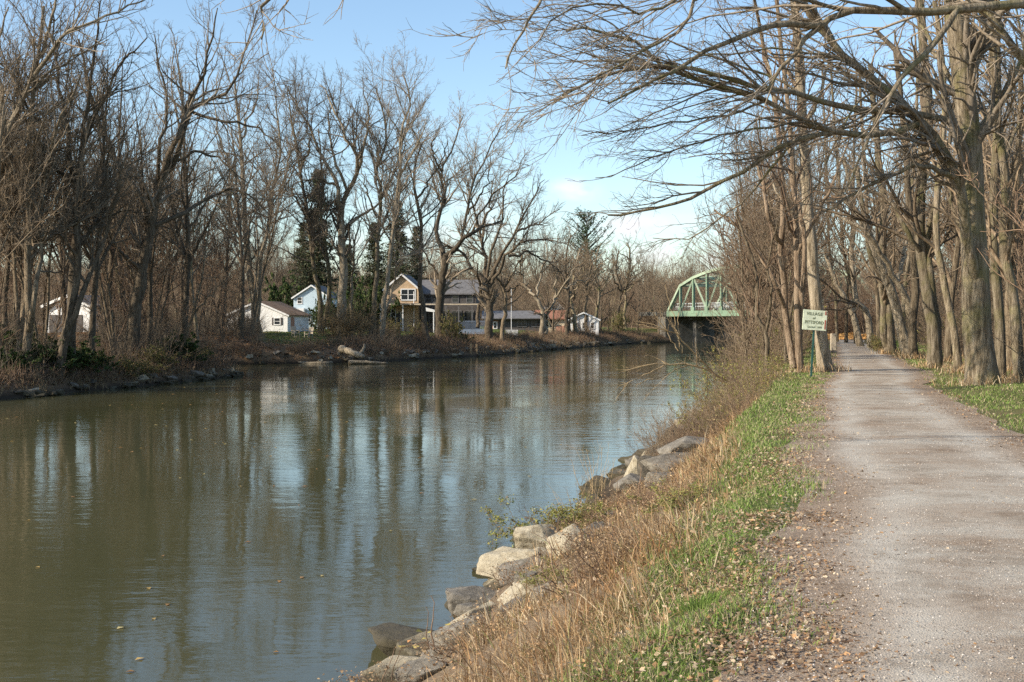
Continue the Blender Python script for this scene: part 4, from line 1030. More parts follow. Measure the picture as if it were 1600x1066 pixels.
log_obj('tree_stump', [at(440,563,100), at(446,560,100), at(448,553,100)], .4, .22, 'bark_dark', 'dark knobbly stump at the waterline left of the pale log', 'stump')

# ================================================================== BRIDGE
A = np.array([25.1,195.0]); B = np.array([38.7,150.0]); LB = float(np.linalg.norm(B-A)); dirB = (B-A)/LB
o = empty('truss_bridge', (A[0], A[1], 0), math.atan2(dirB[1], dirB[0]), 'green steel truss bridge with an arched top chord crossing the canal', 'bridge')
WB = 8.0                                   # local x along the span, local y = +WB is the far side
zt = lambda u: 5.0+6.2*math.sqrt(max(0, 1-((u-.5)/.5)**2*.93)) if .001 < u < .999 else 5.0
nb = 10
for s, y in (('near', 0.0), ('far', WB)):
    m_ = MB()
    m_.box(-.3, LB+.3, y-.22, y+.22, 4.15, 5.0)
    tr = m_.build('bottom_chord', M['bridge_green'], o)
    m_ = MB(); c0 = (0, y, 4.9)
    for i in range(1, nb+1):
        c1 = (LB*i/nb, y, zt(i/nb)); 
        if i == nb: c1 = (LB, y, 4.9)
        m_.bar(c0, c1, .5, .42); c0 = c1
    m_.build('top_chord', M['bridge_pale'], o)
    m_ = MB()
    for i in range(1, nb):
        x = LB*i/nb; m_.box(x-.55, x+.55, y-.26, y-.235, 4.6, 5.55)
    gp = m_.build('gusset_plates', M['bridge_green'], o); gp['kind'] = 'stuff'
    for i in range(1, nb):
        x = LB*i/nb; m_ = MB()
        m_.box(x-.05, x+.05, y-.2, y+.2, 5.001, zt(i/nb)-.18)
        m_.box(x-.2, x+.2, y-.21, y-.17, 5.001, zt(i/nb)-.18); m_.build('vertical', M['bridge_green'], o)
    for i in range(1, nb-1):
        x0 = LB*i/nb; x1 = LB*(i+1)/nb; m_ = MB()
        a = (x0, y-.03, 5.0 if i % 2 else zt(i/nb)-.1); b_ = (x1, y-.03, zt((i+1)/nb)-.1 if i % 2 else 5.0)
        for off in (-.16, .16): m_.bar((a[0]+off, a[1], a[2]), (b_[0]+off, b_[1], b_[2]), .1, .12)
        m_.build('diagonal', M['bridge_pale'], o)
    m_ = MB()
    for i in range(0, 80): m_.box(LB*i/80, LB*i/80+.06, y+(.5 if y == 0 else -.55), y+(.55 if y == 0 else -.5), 5.2, 6.1)
    m_.box(0, LB, y+(.48 if y == 0 else -.57), y+(.57 if y == 0 else -.48), 6.1, 6.2)
    m_.box(0, LB, y+(.5 if y == 0 else -.55), y+(.55 if y == 0 else -.5), 5.62, 5.72)
    m_.build('railing', M['rail_grey'], o)
m_ = MB()
for i in range(1, nb):
    x = LB*i/nb; z = zt(i/nb)
    m_.box(x-.15, x+.15, .25, WB-.25, z-.15, z+.15)
    if z > 9.5: m_.box(x-.08, x+.08, .25, WB-.25, z-1.15, z-.95); m_.bar((x,.3,z-1.05),(x,WB/2,z-.1),.12); m_.bar((x,WB-.3,z-1.05),(x,WB/2,z-.1),.12)
    if i < nb-1:
        x1 = LB*(i+1)/nb; z1 = zt((i+1)/nb)
        m_.bar((x,.3,z),(x1,WB-.3,z1),.14); m_.bar((x,WB-.3,z-.02),(x1,.3,z1-.02),.14)
m_.build('top_bracing', M['bridge_pale'], o)
m_ = MB(); m_.box(-.2, LB+.2, .24, WB-.24, 4.75, 4.95); m_.build('deck', M['asphalt'], o)
m_ = MB()
for i in range(nb+1): m_.box(LB*i/nb-.12, LB*i/nb+.12, .24, WB-.24, 4.25, 4.74)
for y in (1.5, 3.2, 4.8, 6.5): m_.box(0, LB, y-.1, y+.1, 4.45, 4.745)
m_.build('floor_beams', M['bridge_green'], o)
for x0, x1 in ((-2.6, .6), (LB-.6, LB+2.6)):
    m_ = MB(); m_.box(x0, x1, -.8, WB+.8, -1.5, 4.14); m_.build('abutment', M['concrete'], o, .05)
m_ = MB(); m_.box(5.6, 6.8, 1.6, 2.7, -1.5, 3.59); m_.box(5.6, 6.8, WB-2.7, WB-1.6, -1.5, 3.59); m_.box(5.5, 6.9, .9, WB-.9, 3.6, 4.13); m_.build('pier', M['concrete'], o, .05)
m_ = MB(); m_.box(-12, -.6, .1, WB-.1, 4.3, 4.93); m_.box(LB+.6, LB+30, .1, WB-.1, 4.0, 4.93); m_.build('approach_slab', M['concrete'], o)

# ================================================================== SIGN
Ys = 33.8; bx, by = (1267-CX)*Ys/F, Ys; bz = gzs(bx, by)
tilt = RD(4.0)
o = empty('village_sign', (bx, by, bz), 0, 'cream village name board on a thin green post beside the path', 'sign')
top = at(1274, 486, Ys)-np.array([bx, by, bz])
m_ = MB(); m_.bar((0,.03,-.2),(top[0],.03,top[2]+.02), .05, .04, up=(0,1,0)); m_.build('post', M['post_green'], o)
cpan = at(1273, 500.5, Ys)-np.array([bx, by, bz])
m_ = MB(); m_.box(-.345,.345,-.012,.012,-.28,.28); pan = m_.build('panel', M['sign_cream'], o, .006)
pan.location = tuple(cpan); pan.rotation_euler = (0, tilt, RD(6))
def text(s, size, x, z, sx=1.0, bold=.0):
    c = bpy.data.curves.new('lettering_text', 'FONT'); c.body = s; c.size = size; c.align_x = 'CENTER'; c.align_y = 'CENTER'; c.extrude = .0015; c.offset = bold; c.space_character = 1.12
    q = bpy.data.objects.new('lettering_text', c); COL.objects.link(q); bpy.context.view_layer.update()
    me = bpy.data.meshes.new_from_object(q.evaluated_get(bpy.context.evaluated_depsgraph_get())); bpy.data.objects.remove(q)
    me.materials.clear(); me.materials.append(M['sign_ink']); t = mobj('lettering', me, pan)
    t.location = (x, -.0145, z); t.rotation_euler = (RD(90), 0, 0); t.scale = (sx, 1, 1)
text('VILLAGE', .118, -.02, .172, .95, .003); text('of', .085, -.03, .055, 1, .002); text('PITTSFORD', .118, -.015, -.065, .82, .003); text('Settled 1789', .072, 0, -.195, 1, .001)
for z0, z1 in ((.16,.268),(-.235,.02)):
    m_ = MB(); m_.box(.285,.318,-.0165,-.0125,z0,z1); m_.build('red_stripe', M['sign_red'], pan)
# low wooden marker post behind the sign tree
o = empty('marker_post', place(1302, 58), 0, 'short pale wooden post with a dark base beyond the sign tree', 'post')
m_ = MB(); m_.box(-.12,.12,-.12,.12,.14,.95); m_.build('shaft', M['wood_pale'], o, .02)
m_ = MB(); m_.box(-.15,.15,-.15,.15,-.1,.138); m_.build('base', M['dark_siding'], o, .01)

# ================================================================== ROCKS
import bmesh
def rock_mesh(seed, mat, sub=3, cuts=9):
    rng = random.Random(seed); bm = bmesh.new()
    for _ in range(15 if sub > 2 else 11):
        v = Vector((rng.uniform(-1,1), rng.uniform(-1,1), rng.uniform(-1,1))); m_ = max(abs(v.x), abs(v.y), abs(v.z)); k = rng.uniform(.82, 1)/m_
        v = v*k; v = v*(1/max(1, v.length/1.12)); bm.verts.new(v)
    bmesh.ops.convex_hull(bm, input=list(bm.verts)); 
    for v in [v for v in bm.verts if not v.link_faces]: bm.verts.remove(v)
    bmesh.ops.dissolve_limit(bm, angle_limit=RD(24), verts=bm.verts, edges=bm.edges)
    bmesh.ops.bevel(bm, geom=list(bm.edges), offset=.07 if sub > 2 else .04, segments=2, profile=.6, affect='EDGES', clamp_overlap=True)
    if sub > 2:
        bmesh.ops.triangulate(bm, faces=bm.faces)
        for _ in range(5):
            lg = [e for e in bm.edges if e.calc_length() > .16]
            if not lg: break
            bmesh.ops.subdivide_edges(bm, edges=lg, cuts=1); bmesh.ops.triangulate(bm, faces=bm.faces)
        bm.normal_update(); off = Vector((seed*3.1, seed*1.7, 0))
        for v in bm.verts:
            p = v.co; v.co = p+v.normal*(.05*mnoise.noise(p*1.7+off)+.035*mnoise.noise(p*4.5+off)+.02*mnoise.noise(p*12+off))
    bmesh.ops.recalc_face_normals(bm, faces=bm.faces)
    me = bpy.data.meshes.new('rock'); bm.to_mesh(me); bm.free()
    for q in me.polygons: q.use_smooth = sub > 2
    me.materials.append(M[mat]); return me
RK4 = {k: [rock_mesh(10*i+j, k, 4, 8+j) for j in range(4)] for i, k in enumerate(('rock_pale','rock_grey','rock_dark'))}
RK2 = {k: [rock_mesh(100+10*i+j, k, 2, 8) for j in range(3)] for i, k in enumerate(('rock_pale','rock_grey','rock_dark'))}
def rock(px, py, z, sx, sy, sz, rz, kind, label, group=None, hi=True, rx=0, j=None):
    Y = F*(CZ-z)/(py-HY); x = (px-CX)*Y/F
    me = (RK4 if hi else RK2)[kind]; me = me[random.randrange(len(me)) if j is None else j]
    r = bpy.data.objects.new('rock', me); link(r); r.location = (x, Y, z-sz*.35); r.scale = (sx, sy, sz); r.rotation_euler = (RD(rx), RD(rx*.6), RD(rz))
    return tag(r, label, 'rock', group)
rock(655,1052,.16,.58,.40,.26,12,'rock_pale','pale boulder at the very bottom of the photo by the water',j=0)
rock(600,1070,.06,.30,.26,.16,40,'rock_pale','small pale stone at the bottom edge left of the bottom boulder',j=1)
rock(652,1004,.08,.66,.48,.30,-10,'rock_dark','flat algae-brown rock slab sloping into the water with fallen leaves on it',rx=5,j=1)
rock(752,962,.30,1.05,.40,.24,50,'rock_pale','long pale limestone slab running up the bank above the algae-brown slab',rx=-8,j=2)
rock(836,915,.62,.72,.42,.24,48,'rock_pale','grey upper slab where the long pale slab meets the straw',rx=-8,j=3)
rock(800,1000,.62,.60,.48,.30,20,'rock_grey','grey bulging rock half buried by straw right of the long pale slab',j=0)
rock(722,1012,.42,.50,.36,.24,60,'rock_grey','dark grey rock wedged under the straw above the bottom boulder',j=2)
rock(748,934,.05,.36,.26,.20,0,'rock_dark','small brown rock in the water dotted with orange leaves',j=3)
rock(795,905,.26,.40,.24,.15,2,'rock_pale','squared pale stone block under the big pale boulder',j=2)
rock(806,880,.45,.52,.42,.34,-10,'rock_pale','big rounded pale boulder below the leafy creeper',j=0)
rock(762,892,.02,.26,.2,.10,0,'rock_dark','little dark stone at the water edge left of the squared block',j=1)
rock(842,836,.5,.42,.3,.26,0,'rock_pale','grey stone hanging under the leafy creeper',j=1)
rock(994,730,.55,.36,.30,.46,30,'rock_pale','tan upright stone at the corner of the mid bank rocks',j=3)
rock(1022,732,.62,.46,.36,.42,-20,'rock_dark','dark-topped blocky rock right of the tan upright stone',j=0)
rock(1000,752,.40,.56,.44,.28,15,'rock_grey','grey rock just below the tan upright stone',j=2)
rock(1040,703,.55,.75,.42,.46,38,'rock_dark','long dark rock sloping up behind the blocky rock',j=3)
rock(1064,685,.60,.62,.46,.44,10,'rock_dark','dark rounded rock farther up the mid bank',j=0)
rock(1058,722,.85,.80,.5,.34,24,'rock_grey','light grey slab lying above the long dark rock',j=1)
rock(1100,694,1.05,1.1,.55,.32,28,'rock_grey','broad grey ledge among the straw above the mid bank rocks',j=2)
rock(1078,664,.35,.6,.45,.38,0,'rock_pale','pale tan stone at the water edge below the brush',j=1)
rock(1098,648,.3,.7,.45,.36,20,'rock_pale','far pale stone at the water edge below the brush',j=0)
rock(1012,714,.25,.28,.24,.26,0,'rock_pale','small yellowish stone in front of the long dark rock',j=2)
rock(1035,745,.9,.42,.32,.22,60,'rock_grey','grey stone sunk in the straw right of the mid bank corner',j=0)
for i in range(84):
    Y = 9+random.random()**1.2*52 if i < 44 else random.choice([random.uniform(9.5, 19), random.uniform(27, 36)])
    x = float(XR(Y))+(random.uniform(-.35, .45) if i < 44 else random.uniform(.3, 1.7)); s = random.uniform(.15, .42)
    r = bpy.data.objects.new('rock', random.choice(RK4[random.choice(['rock_grey','rock_grey','rock_grey','rock_dark','rock_dark','rock_pale'])])); link(r)
    r.location = (x, Y, gzs(x, Y)+.02); r.scale = (s*random.uniform(.9,1.4), s, s*random.uniform(.5,.75)); r.rotation_euler = (random.uniform(-.3,.3), random.uniform(-.3,.3), random.uniform(0,6))
    tag(r, 'small rubble stone lining the near bank at the waterline', 'rock', 'rubble stones of the near bank')
def bankrocks(n, y0, y1, kinds, smin, smax, label, group, off=(-.35,.5)):
    for i in range(n):
        Y = random.uniform(y0, y1); x = float(XL(Y))-random.uniform(*off)
        k = random.choice(kinds); s = random.uniform(smin, smax)
        r = bpy.data.objects.new('rock', random.choice(RK2[k])); link(r)
        r.location = (x, Y, max(gzs(x, Y)+.08, .02)); r.scale = (s*random.uniform(.9,1.8), s, s*random.uniform(.45,.75)); r.rotation_euler = (random.uniform(-.2,.2), random.uniform(-.2,.2), random.uniform(0,6))
        tag(r, label, 'rock', group)
bankrocks(90, 55, 83, ['rock_grey','rock_pale','rock_dark','rock_dark'], .1, .38, 'rubble stone along the shaded waterline under the left wood', 'stones under the left wood')
bankrocks(50, 97, 104, ['rock_pale','rock_grey','rock_dark'], .12, .35, 'stone of the small spit below the lawn', 'stones of the spit', (-.4, 1.6))
bankrocks(150, 106, 190, ['rock_pale','rock_grey','rock_grey','rock_dark'], .15, .45, 'stone of the rocky edge along the far left bank', 'stones of the far left bank', (-.3, 1.6))
r = rock(372, 583, .15, .5,.35,.3, 0, 'rock_pale', 'pale stone at the very tip of the dark rocky point', None, False)

# ================================================================== GRASS, STRAW, LEAVES
def blades(name, x, y, h, w, az, lean, cols, curl, mat='blade', rng=None, dz=0.0):
    n = len(x); z = gz(x, y)-.01+dz
    b = np.stack([x, y, z], -1)
    dv = np.stack([np.cos(az), np.sin(az), 0*az], -1); up = np.array([[0,0,1.]])
    d1 = dv*np.sin(lean)[:, None]+up*np.cos(lean)[:, None]
    l2 = np.minimum(lean+curl, 1.9); d2 = dv*np.sin(l2)[:, None]+up*np.cos(l2)[:, None]
    rd = rng.uniform(0, 6.28, n); sd = np.stack([np.cos(rd), np.sin(rd), 0*rd], -1)*w[:, None]*.5
    m1 = b+d1*(h*.55)[:, None]; t = m1+d2*(h*.45)[:, None]
    zz = gz(t[:, 0], t[:, 1])+.015; t[:, 2] = np.maximum(t[:, 2], zz)
    V = np.stack([b-sd, b+sd, m1+sd*.8, m1-sd*.8, t], 1).reshape(-1, 3)
    i = np.arange(n)*5
    return mobj(name, np_mesh(name, V, [np.stack([i,i+1,i+2,i+3],-1), np.stack([i+3,i+2,i+4],-1)], M[mat], False, np.repeat(cols, 5, 0)))
rng = np.random.default_rng(77)
def samp(n, y0, y1, flo, fhi, p=0.0):
    """positions: density ~ 1/Y so that blades stay fine near the camera"""
    u = rng.random(n); Y = y0*(y1/y0)**u
    lo = flo(Y); hi = fhi(Y); X = lo+(hi-lo)*rng.random(n)
    k = (CX+F*X/Y > -250) & (CX+F*X/Y < 1850) & (HY+F*(CZ-gz(X, Y))/Y < 1250)
    return X[k], Y[k]
STR = [(.46,.32,.17), (.54,.41,.24), (.37,.24,.12), (.62,.50,.33), (.30,.18,.09), (.48,.32,.17)]
X, Y = samp(190000, 4.6, 62, lambda y: XR(y)+.25, lambda y: XR(y)+3.55)
dn = smooth_noise(X, Y, 1.3, 21)*.6+smooth_noise(X, Y, .45, 22)*.4; dR = (X-XR(Y))*.966
d0 = np.interp(Y, [5,15,18,21,26,28,34,40], [1.2,1.15,.8,.6,1.1,1.7,1.4,.4])+.3*smooth_noise(X, Y, .8, 24)
k = (rng.random(len(X)) < np.clip(.55+.75*dn, .05, 1)*np.clip((dR-d0)/.5, 0, 1)*np.interp(dR, [2.8,3.5],[1,.1])); X, Y, dn = X[k], Y[k], dn[k]; n = len(X)
h = rng.gamma(4.5, .048, n)*(1+.4*dn); h = np.clip(h, .06, .6)*np.interp((X-XR(Y)), [0,1,3,3.7],[.7,1,.85,.45])*np.where((Y > 16) & (Y < 33) & (X-XR(Y) < 2.4), .6, 1)
lean = np.abs(rng.normal(.35, .5, n)); flatk = rng.random(n) < .6; lean[flatk] = rng.uniform(.9, 1.5, flatk.sum())
az = rng.normal(3.6, 1.5, n)
cc = pick(rng, n, STR, .22); pn_ = np.clip(.5+.9*smooth_noise(X, Y, .9, 61)+.4*smooth_noise(X, Y, .3, 62), 0, 1)[:, None]; cc = cc*(1-pn_)+cc*np.array([.72,.60,.52])*pn_; gk = rng.random(n) < .05; cc[gk] = np.array([.22,.24,.08])
tag(blades('dry_grass', X, Y, h, (.0032+.00042*Y)*rng.uniform(.6,1.5,n), az, lean, cc, rng.uniform(.0,.5,n), rng=rng), kind='stuff')
# dead grass standing round the feet of the towpath trees
bx_, by_ = [], []
for (x0_, y0_, r_) in BASES:
    q = rng.integers(0, 1) + 260; a = rng.uniform(0, 6.28, q); d_ = r_*1.15+np.abs(rng.normal(0, .28, q)); bx_.append(x0_+np.cos(a)*d_); by_.append(y0_+np.sin(a)*d_)
X = np.concatenate(bx_); Y = np.concatenate(by_); n = len(X)
tag(blades('dead_grass', X, Y, rng.uniform(.08,.42,n), (.004+.0004*Y)*rng.uniform(.6,1.4,n), rng.uniform(0,6.28,n), np.abs(rng.normal(.4,.35,n)), pick(rng, n, STR, .25), rng.uniform(0,.7,n), rng=rng), kind='stuff')
# green grass strips
GG = [(.16,.24,.05), (.21,.29,.07), (.13,.19,.04), (.17,.25,.05), (.28,.31,.11), (.38,.33,.18), (.42,.33,.20)]
xs, ys, ws = [], [], []
X, Y = samp(150000, 4.6, 75, lambda y: XR(y)+2.7, lambda y: np.maximum(XP(y)+.35, XR(y)+3))
pn = smooth_noise(X, Y, .9, 31)*.5+smooth_noise(X, Y, .33, 32)*.3+smooth_noise(X, Y, 2.7, 33)*.4
mid = (XR(Y)+3.1+XP(Y)+.1)/2; hw = (XP(Y)+.1-XR(Y)-3.1)/2
e = 1-np.abs(X-mid-np.interp(Y,[5,12,20],[-.35,-.2,0]))/np.maximum(hw, .2)
k = rng.random(len(X)) < np.clip(.45+1.0*pn+.75*e-np.interp(Y,[5,9,14],[.25,.2,0]), 0, 1); X, Y = X[k], Y[k]
X2, Y2 = samp(60000, 13, 90, lambda y: XP(y)+PW-.1, lambda y: XP(y)+PW+2.6)
pn = smooth_noise(X2, Y2, 1.0, 31)+.3*smooth_noise(X2, Y2, 3, 33); k = rng.random(len(X2)) < np.clip(.6+.7*pn, 0, 1)*np.interp(X2-XP(Y2)-PW, [0,.4,1.6,2.6],[.3,1,.9,.2]); X2, Y2 = X2[k], Y2[k]
X = np.concatenate([X, X2]); Y = np.concatenate([Y, Y2]); n = len(X)
tuft = np.clip(smooth_noise(X, Y, .7, 35), 0, 1)
tag(blades('grass', X, Y, rng.uniform(.035, .085, n)*(1+.9*tuft), (.0035+.00045*Y)*rng.uniform(.6,1.3,n), rng.uniform(0,6.28,n), np.abs(rng.normal(.45,.35,n)), pick(rng, n, GG, .18), rng.uniform(.2,.9,n), rng=rng), kind='stuff')
# tuft of long grass in the foreground
gx, gy = at(1092, 930, 1)[0], 0
Yt = F*1.62/(930-HY); Xt = (1092-CX)*Yt/F; n = 520; a = rng.uniform(0,6.28,n); q = rng.random(n)**.8*.16
t_ = blades('grass_tuft', Xt+np.cos(a)*q, Yt+np.sin(a)*q, rng.uniform(.06,.15,n), np.full(n,.006), a, np.abs(rng.normal(.4,.3,n)), pick(rng, n, GG[:3], .15), rng.uniform(.2,.8,n), rng=rng)
tag(t_, 'tuft of long bright green grass at the edge of the straw', 'grass tuft')
# lawn of the far bank
n = 60000; px = rng.uniform(415, 960, n); Y = rng.uniform(101, 190, n); X = (px-CX)*Y/F; k = X < XL(Y)-3.5; X, Y = X[k], Y[k]; n = len(X)
tag(blades('lawn_grass', X, Y, rng.uniform(.06,.13,n), rng.uniform(.05,.10,n), rng.uniform(0,6.28,n), np.abs(rng.normal(.5,.3,n)), pick(rng, n, [(.10,.16,.03),(.15,.20,.05),(.22,.22,.08),(.09,.13,.03)], .15), rng.uniform(.2,.8,n), rng=rng), kind='stuff')
# fallen leaves
LV = [(.40,.27,.16), (.52,.38,.24), (.30,.18,.10), (.60,.47,.32), (.46,.27,.13), (.22,.14,.09)]
def leaflayer(name, X, Y, smin, smax, cols, var=.2, dz=.02, flat=.78):
    n = len(X); s = (smin+(smax-smin)*rng.random(n)**1.6)*(1+.012*Y)
    V, Fs, C = cards(np.stack([X, Y, gz(X, Y)+dz+rng.uniform(0,.012,n)], -1), s, rng, pick(rng, n, cols, var), flat)
    return tag(mobj(name, np_mesh(name, V, Fs, M['leaf'], False, C)), kind='stuff')
X, Y = samp(170000, 4.6, 60, lambda y: XR(y)+2.7, lambda y: XP(y)+1.15)
c = XP(Y)-.25; k = rng.random(len(X)) < np.exp(-((X-c-np.interp(Y,[5,14,20],[-.1,.1,.3]))/np.interp(Y,[5,12,20],[.62,.5,.36]))**2)*np.clip(.55+.7*smooth_noise(X, Y, .45, 41)+.5*smooth_noise(X, Y, 1.6, 44), .04, 1)*np.interp(Y,[5,16,30,60],[1,.8,.45,.35]); XA, YA = X[k], Y[k]
X, Y = samp(26000, 4.6, 70, lambda y: XP(y)+.3, lambda y: XP(y)+PW+.2)
f = np.abs((X-XP(Y))/PW-.5)*2; k = rng.random(len(X)) < np.clip(.06+.6*smooth_noise(X, Y, .8, 42)+.5*f**3, .015, 1); XB, YB = X[k], Y[k]
X, Y = samp(60000, 13, 130, lambda y: XP(y)+PW-.1, lambda y: XP(y)+PW+14)
k = rng.random(len(X)) < np.interp(X-XP(Y)-PW, [0,1.6,3,14],[.25,.4,1,1])*np.clip(.7+.5*smooth_noise(X, Y, 1.6, 43), .1, 1); XC, YC = X[k], Y[k]
leaflayer('fallen_leaves', np.concatenate([XA, XB, XC]), np.concatenate([YA, YB, YC]), .012, .042, LV)
X, Y = samp(6000, 5, 60, lambda y: XR(y)+.3, lambda y: XR(y)+3.4)
leaflayer('straw_leaves', X, Y, .018, .036, [(.50,.30,.15),(.36,.24,.14),(.55,.42,.28)], dz=.10, flat=.3)
n = 60000; Y = rng.uniform(54, 150, n); px = rng.uniform(-60, 1000, n); X = (px-CX)*Y/F; dl_ = XL(Y)-X; k = dl_ > .5; k &= (px < 400) | (dl_ < 7) | (rng.random(n) < .08)
leaflayer('wood_floor_leaves', X[k], Y[k], .09, .16, [(.36,.18,.08),(.28,.16,.08),(.42,.24,.11)])
n = 5000; Y = rng.uniform(95, 140, n); X = np.interp(Y, _YP, _XP)+rng.uniform(-3, 5, n)
leaflayer('orange_leaves', X, Y, .08, .16, [(.62,.32,.10),(.55,.28,.10),(.66,.40,.15)], dz=.03)
# needles, straw bits and twigs lying on the gravel
X, Y = samp(22000, 4.6, 45, lambda y: XP(y)-.3, lambda y: XP(y)+PW+.2); k = rng.random(len(X)) < np.clip(.3+.8*smooth_noise(X, Y, .9, 51), .05, 1); X, Y = X[k], Y[k]; n = len(X)
tag(blades('straw_bits', X, Y, rng.uniform(.03,.12,n), (.002+.0002*Y)*rng.uniform(.7,1.6,n), rng.uniform(0,6.28,n), rng.uniform(1.4,1.56,n), pick(rng, n, STR+[(.20,.13,.08)], .2), 0*X, rng=rng, dz=.028), kind='stuff')
# pebbles: angular chips proud of the gravel
X, Y = samp(30000, 4.6, 24, lambda y: XP(y)-.15, lambda y: XP(y)+PW+.1); n = len(X)
V, Fs, C = cards(np.stack([X, Y, gz(X, Y)+.036], -1), rng.uniform(.006,.014,n), rng, pick(rng, n, [(.55,.49,.42),(.42,.36,.30),(.28,.23,.19),(.62,.56,.50)], .12), .5)
tag(mobj('gravel_chips', np_mesh('gravel_chips', V, Fs, M['blade'], False, C)), kind='stuff')
# leaves afloat
n = 420; Y = 12*(125/12)**rng.random(n); X = XL(Y)+(XR(Y)-XL(Y))*rng.random(n)
V = []; Fl = []; C = []
s = rng.uniform(.03,.055,n)*(1+.011*Y); a = rng.uniform(0,6.28,n)
P = np.stack([X, Y, np.full(n,.006)], -1); ax = np.stack([np.cos(a), np.sin(a), 0*a], -1)*s[:, None]; ay = np.stack([-np.sin(a), np.cos(a), 0*a], -1)*s[:, None]*.65; uz = np.array([[0,0,.012]])
Vq = np.stack([P-ax, P-ay+uz, P+ax, P+ay+uz], 1).reshape(-1, 3); i = np.arange(n)*4
tag(mobj('floating_leaves', np_mesh('floating_leaves', Vq, [np.stack([i,i+1,i+2,i+3],-1)], M['leaf'], False, np.repeat(pick(rng, n, [(.50,.34,.12),(.42,.24,.10),(.55,.45,.2)], .15), 4, 0))), kind='stuff')
# orange and yellow leaves lying on the near rocks
for px, py, z in ((640,1003,.22),(650,1012,.22),(663,1000,.24),(690,985,.28),(672,990,.27),(745,930,.2),(757,934,.2),(740,936,.18),(765,926,.22),(700,980,.3),(628,1012,.18),(655,990,.26)):
    Yq = F*(CZ-z)/(py-HY)
    V, Fs, C = cards(np.array([[0,0,0.]]), np.array([.10]), rng, np.array([[.60,.30,.12]] if py % 2 else [[.62,.50,.14]]), .9)
    lo = mobj('fallen_leaf', np_mesh('fallen_leaf', V, Fs, M['leaf'], False, C)); lo.location = ((px-CX)*Yq/F, Yq, z+.02)
    tag(lo, 'orange or yellow autumn leaf lying on the wet rocks of the near bank', 'leaf', 'leaves on the near rocks')

# creepers and weed stalks on the near bank
shrub_proto('creeper', 310, .75, 1.6, 46, 'twig_red', YG+[(.26,.27,.10),(.34,.33,.12)], 4200, (.024,.052), dens=1.6, jit=.25, rm=.0028)
shrub_proto('weed', 311, .95, .7, 16, 'twig_tan', None, dens=1.0, jit=.10, rm=.0028)
shrub_proto('bramble', 312, .55, 1.5, 34, 'twig_red', [(.45,.32,.18),(.34,.22,.12)], 260, (.02,.04), dens=1.2, jit=.28, rm=.0028)
def nb_sh(key, px, py, z, s, label, zs=1, group=None, name='shrub'):
    Yq = 6.0
    while Yq < 34 and (CZ-(py-HY)*Yq/F > gzs((px-CX)*Yq/F, Yq)+.05 or XR(Yq) > (px-CX)*Yq/F): Yq += .05
    if Yq >= 33.9: Yq = F*(CZ-z)/(py-HY)
    return put_shrub(key, (px-CX)*Yq/F, Yq, s, label, group, name, zs)
nb_sh('creeper', 862, 832, .8, 1.1, 'yellow-green leafy creeper spilling over the stones above the big pale boulder', .75, name='creeper')
nb_sh('creeper', 940, 812, 1.2, .95, 'leafy creeper patch running right from the boulder creeper', .55, name='creeper')
nb_sh('creeper', 1075, 785, 1.5, .62, 'small leafy creeper patch among the straw below the light grey slab', .6, name='creeper')
nb_sh('creeper', 868, 905, .9, .5, 'wilted pale creeper beside the big rounded boulder', .6, name='creeper')
nb_sh('weed', 905, 775, .8, 1.0, 'pale dead weed stalks standing against the water, left clump', 1.0, name='dead_weeds')
nb_sh('weed', 935, 770, .9, 1.1, 'tallest pale dead weed stalks standing against the water', 1.1, name='dead_weeds')
nb_sh('weed', 862, 800, .8, .7, 'short pale dead weeds above the leafy creeper', 1.0, name='dead_weeds')
for i in range(46):
    Yq = 5+random.random()**1.3*36; x = float(XR(Yq))+random.uniform(.6, 3.0)
    put_shrub('bramble', x, Yq, random.uniform(.6, 1.1), 'low reddish bramble tangle in the straw of the near bank', 'brambles in the straw', 'bramble', .7)
# bent branch hanging over the water
Yb = 44.0; rngb = np.random.default_rng(9)
PB = [([(1150,612),(1128,592),(1108,580),(1075,571),(1040,570),(1000,574),(966,580)], .05, .01),
      ([(1120,588),(1078,545),(1052,520),(1020,512),(985,506)], .035, .008), ([(1060,548),(1048,528),(1030,500),(1013,482)], .02, .006),
      ([(1066,552),(1056,515),(1048,480),(1040,445)], .022, .006), ([(1062,545),(1060,510),(1062,470)], .018, .005),
      ([(1075,571),(1040,585),(1000,600),(960,602)], .02, .006), ([(1040,570),(1010,585),(980,600),(965,625)], .018, .005)]
base = at(1150, 612, Yb); P0 = np.stack([resample([at(p[0], p[1], Yb-.02*(1150-p[0])*.5) for p in q[0]], 12, rngb, .03)-base for q in PB]); R0 = np.stack([np.linspace(q[1], q[2], 12) for q in PB])
P1, R1 = spawn(P0, R0, rngb, 1.8, .2, .5, .35, 6, .02, .15, .5, .005, .2, 1.1, .25); P2, R2 = spawn(P1, R1, rngb, 3, .2, .6, .5, 4, .02, .2, .6, .004, .1, .5, .25)
V, Fs = tubes([(P0, R0, 6), (P1, R1, 4), (P2, R2, 3)])
o = mobj('fallen_branch', np_mesh('fallen_branch', V, Fs, M['twig_tan'])); o.location = tuple(base); tag(o, 'bent bare branch with curved shoots hanging out over the water from the brush', 'branch')
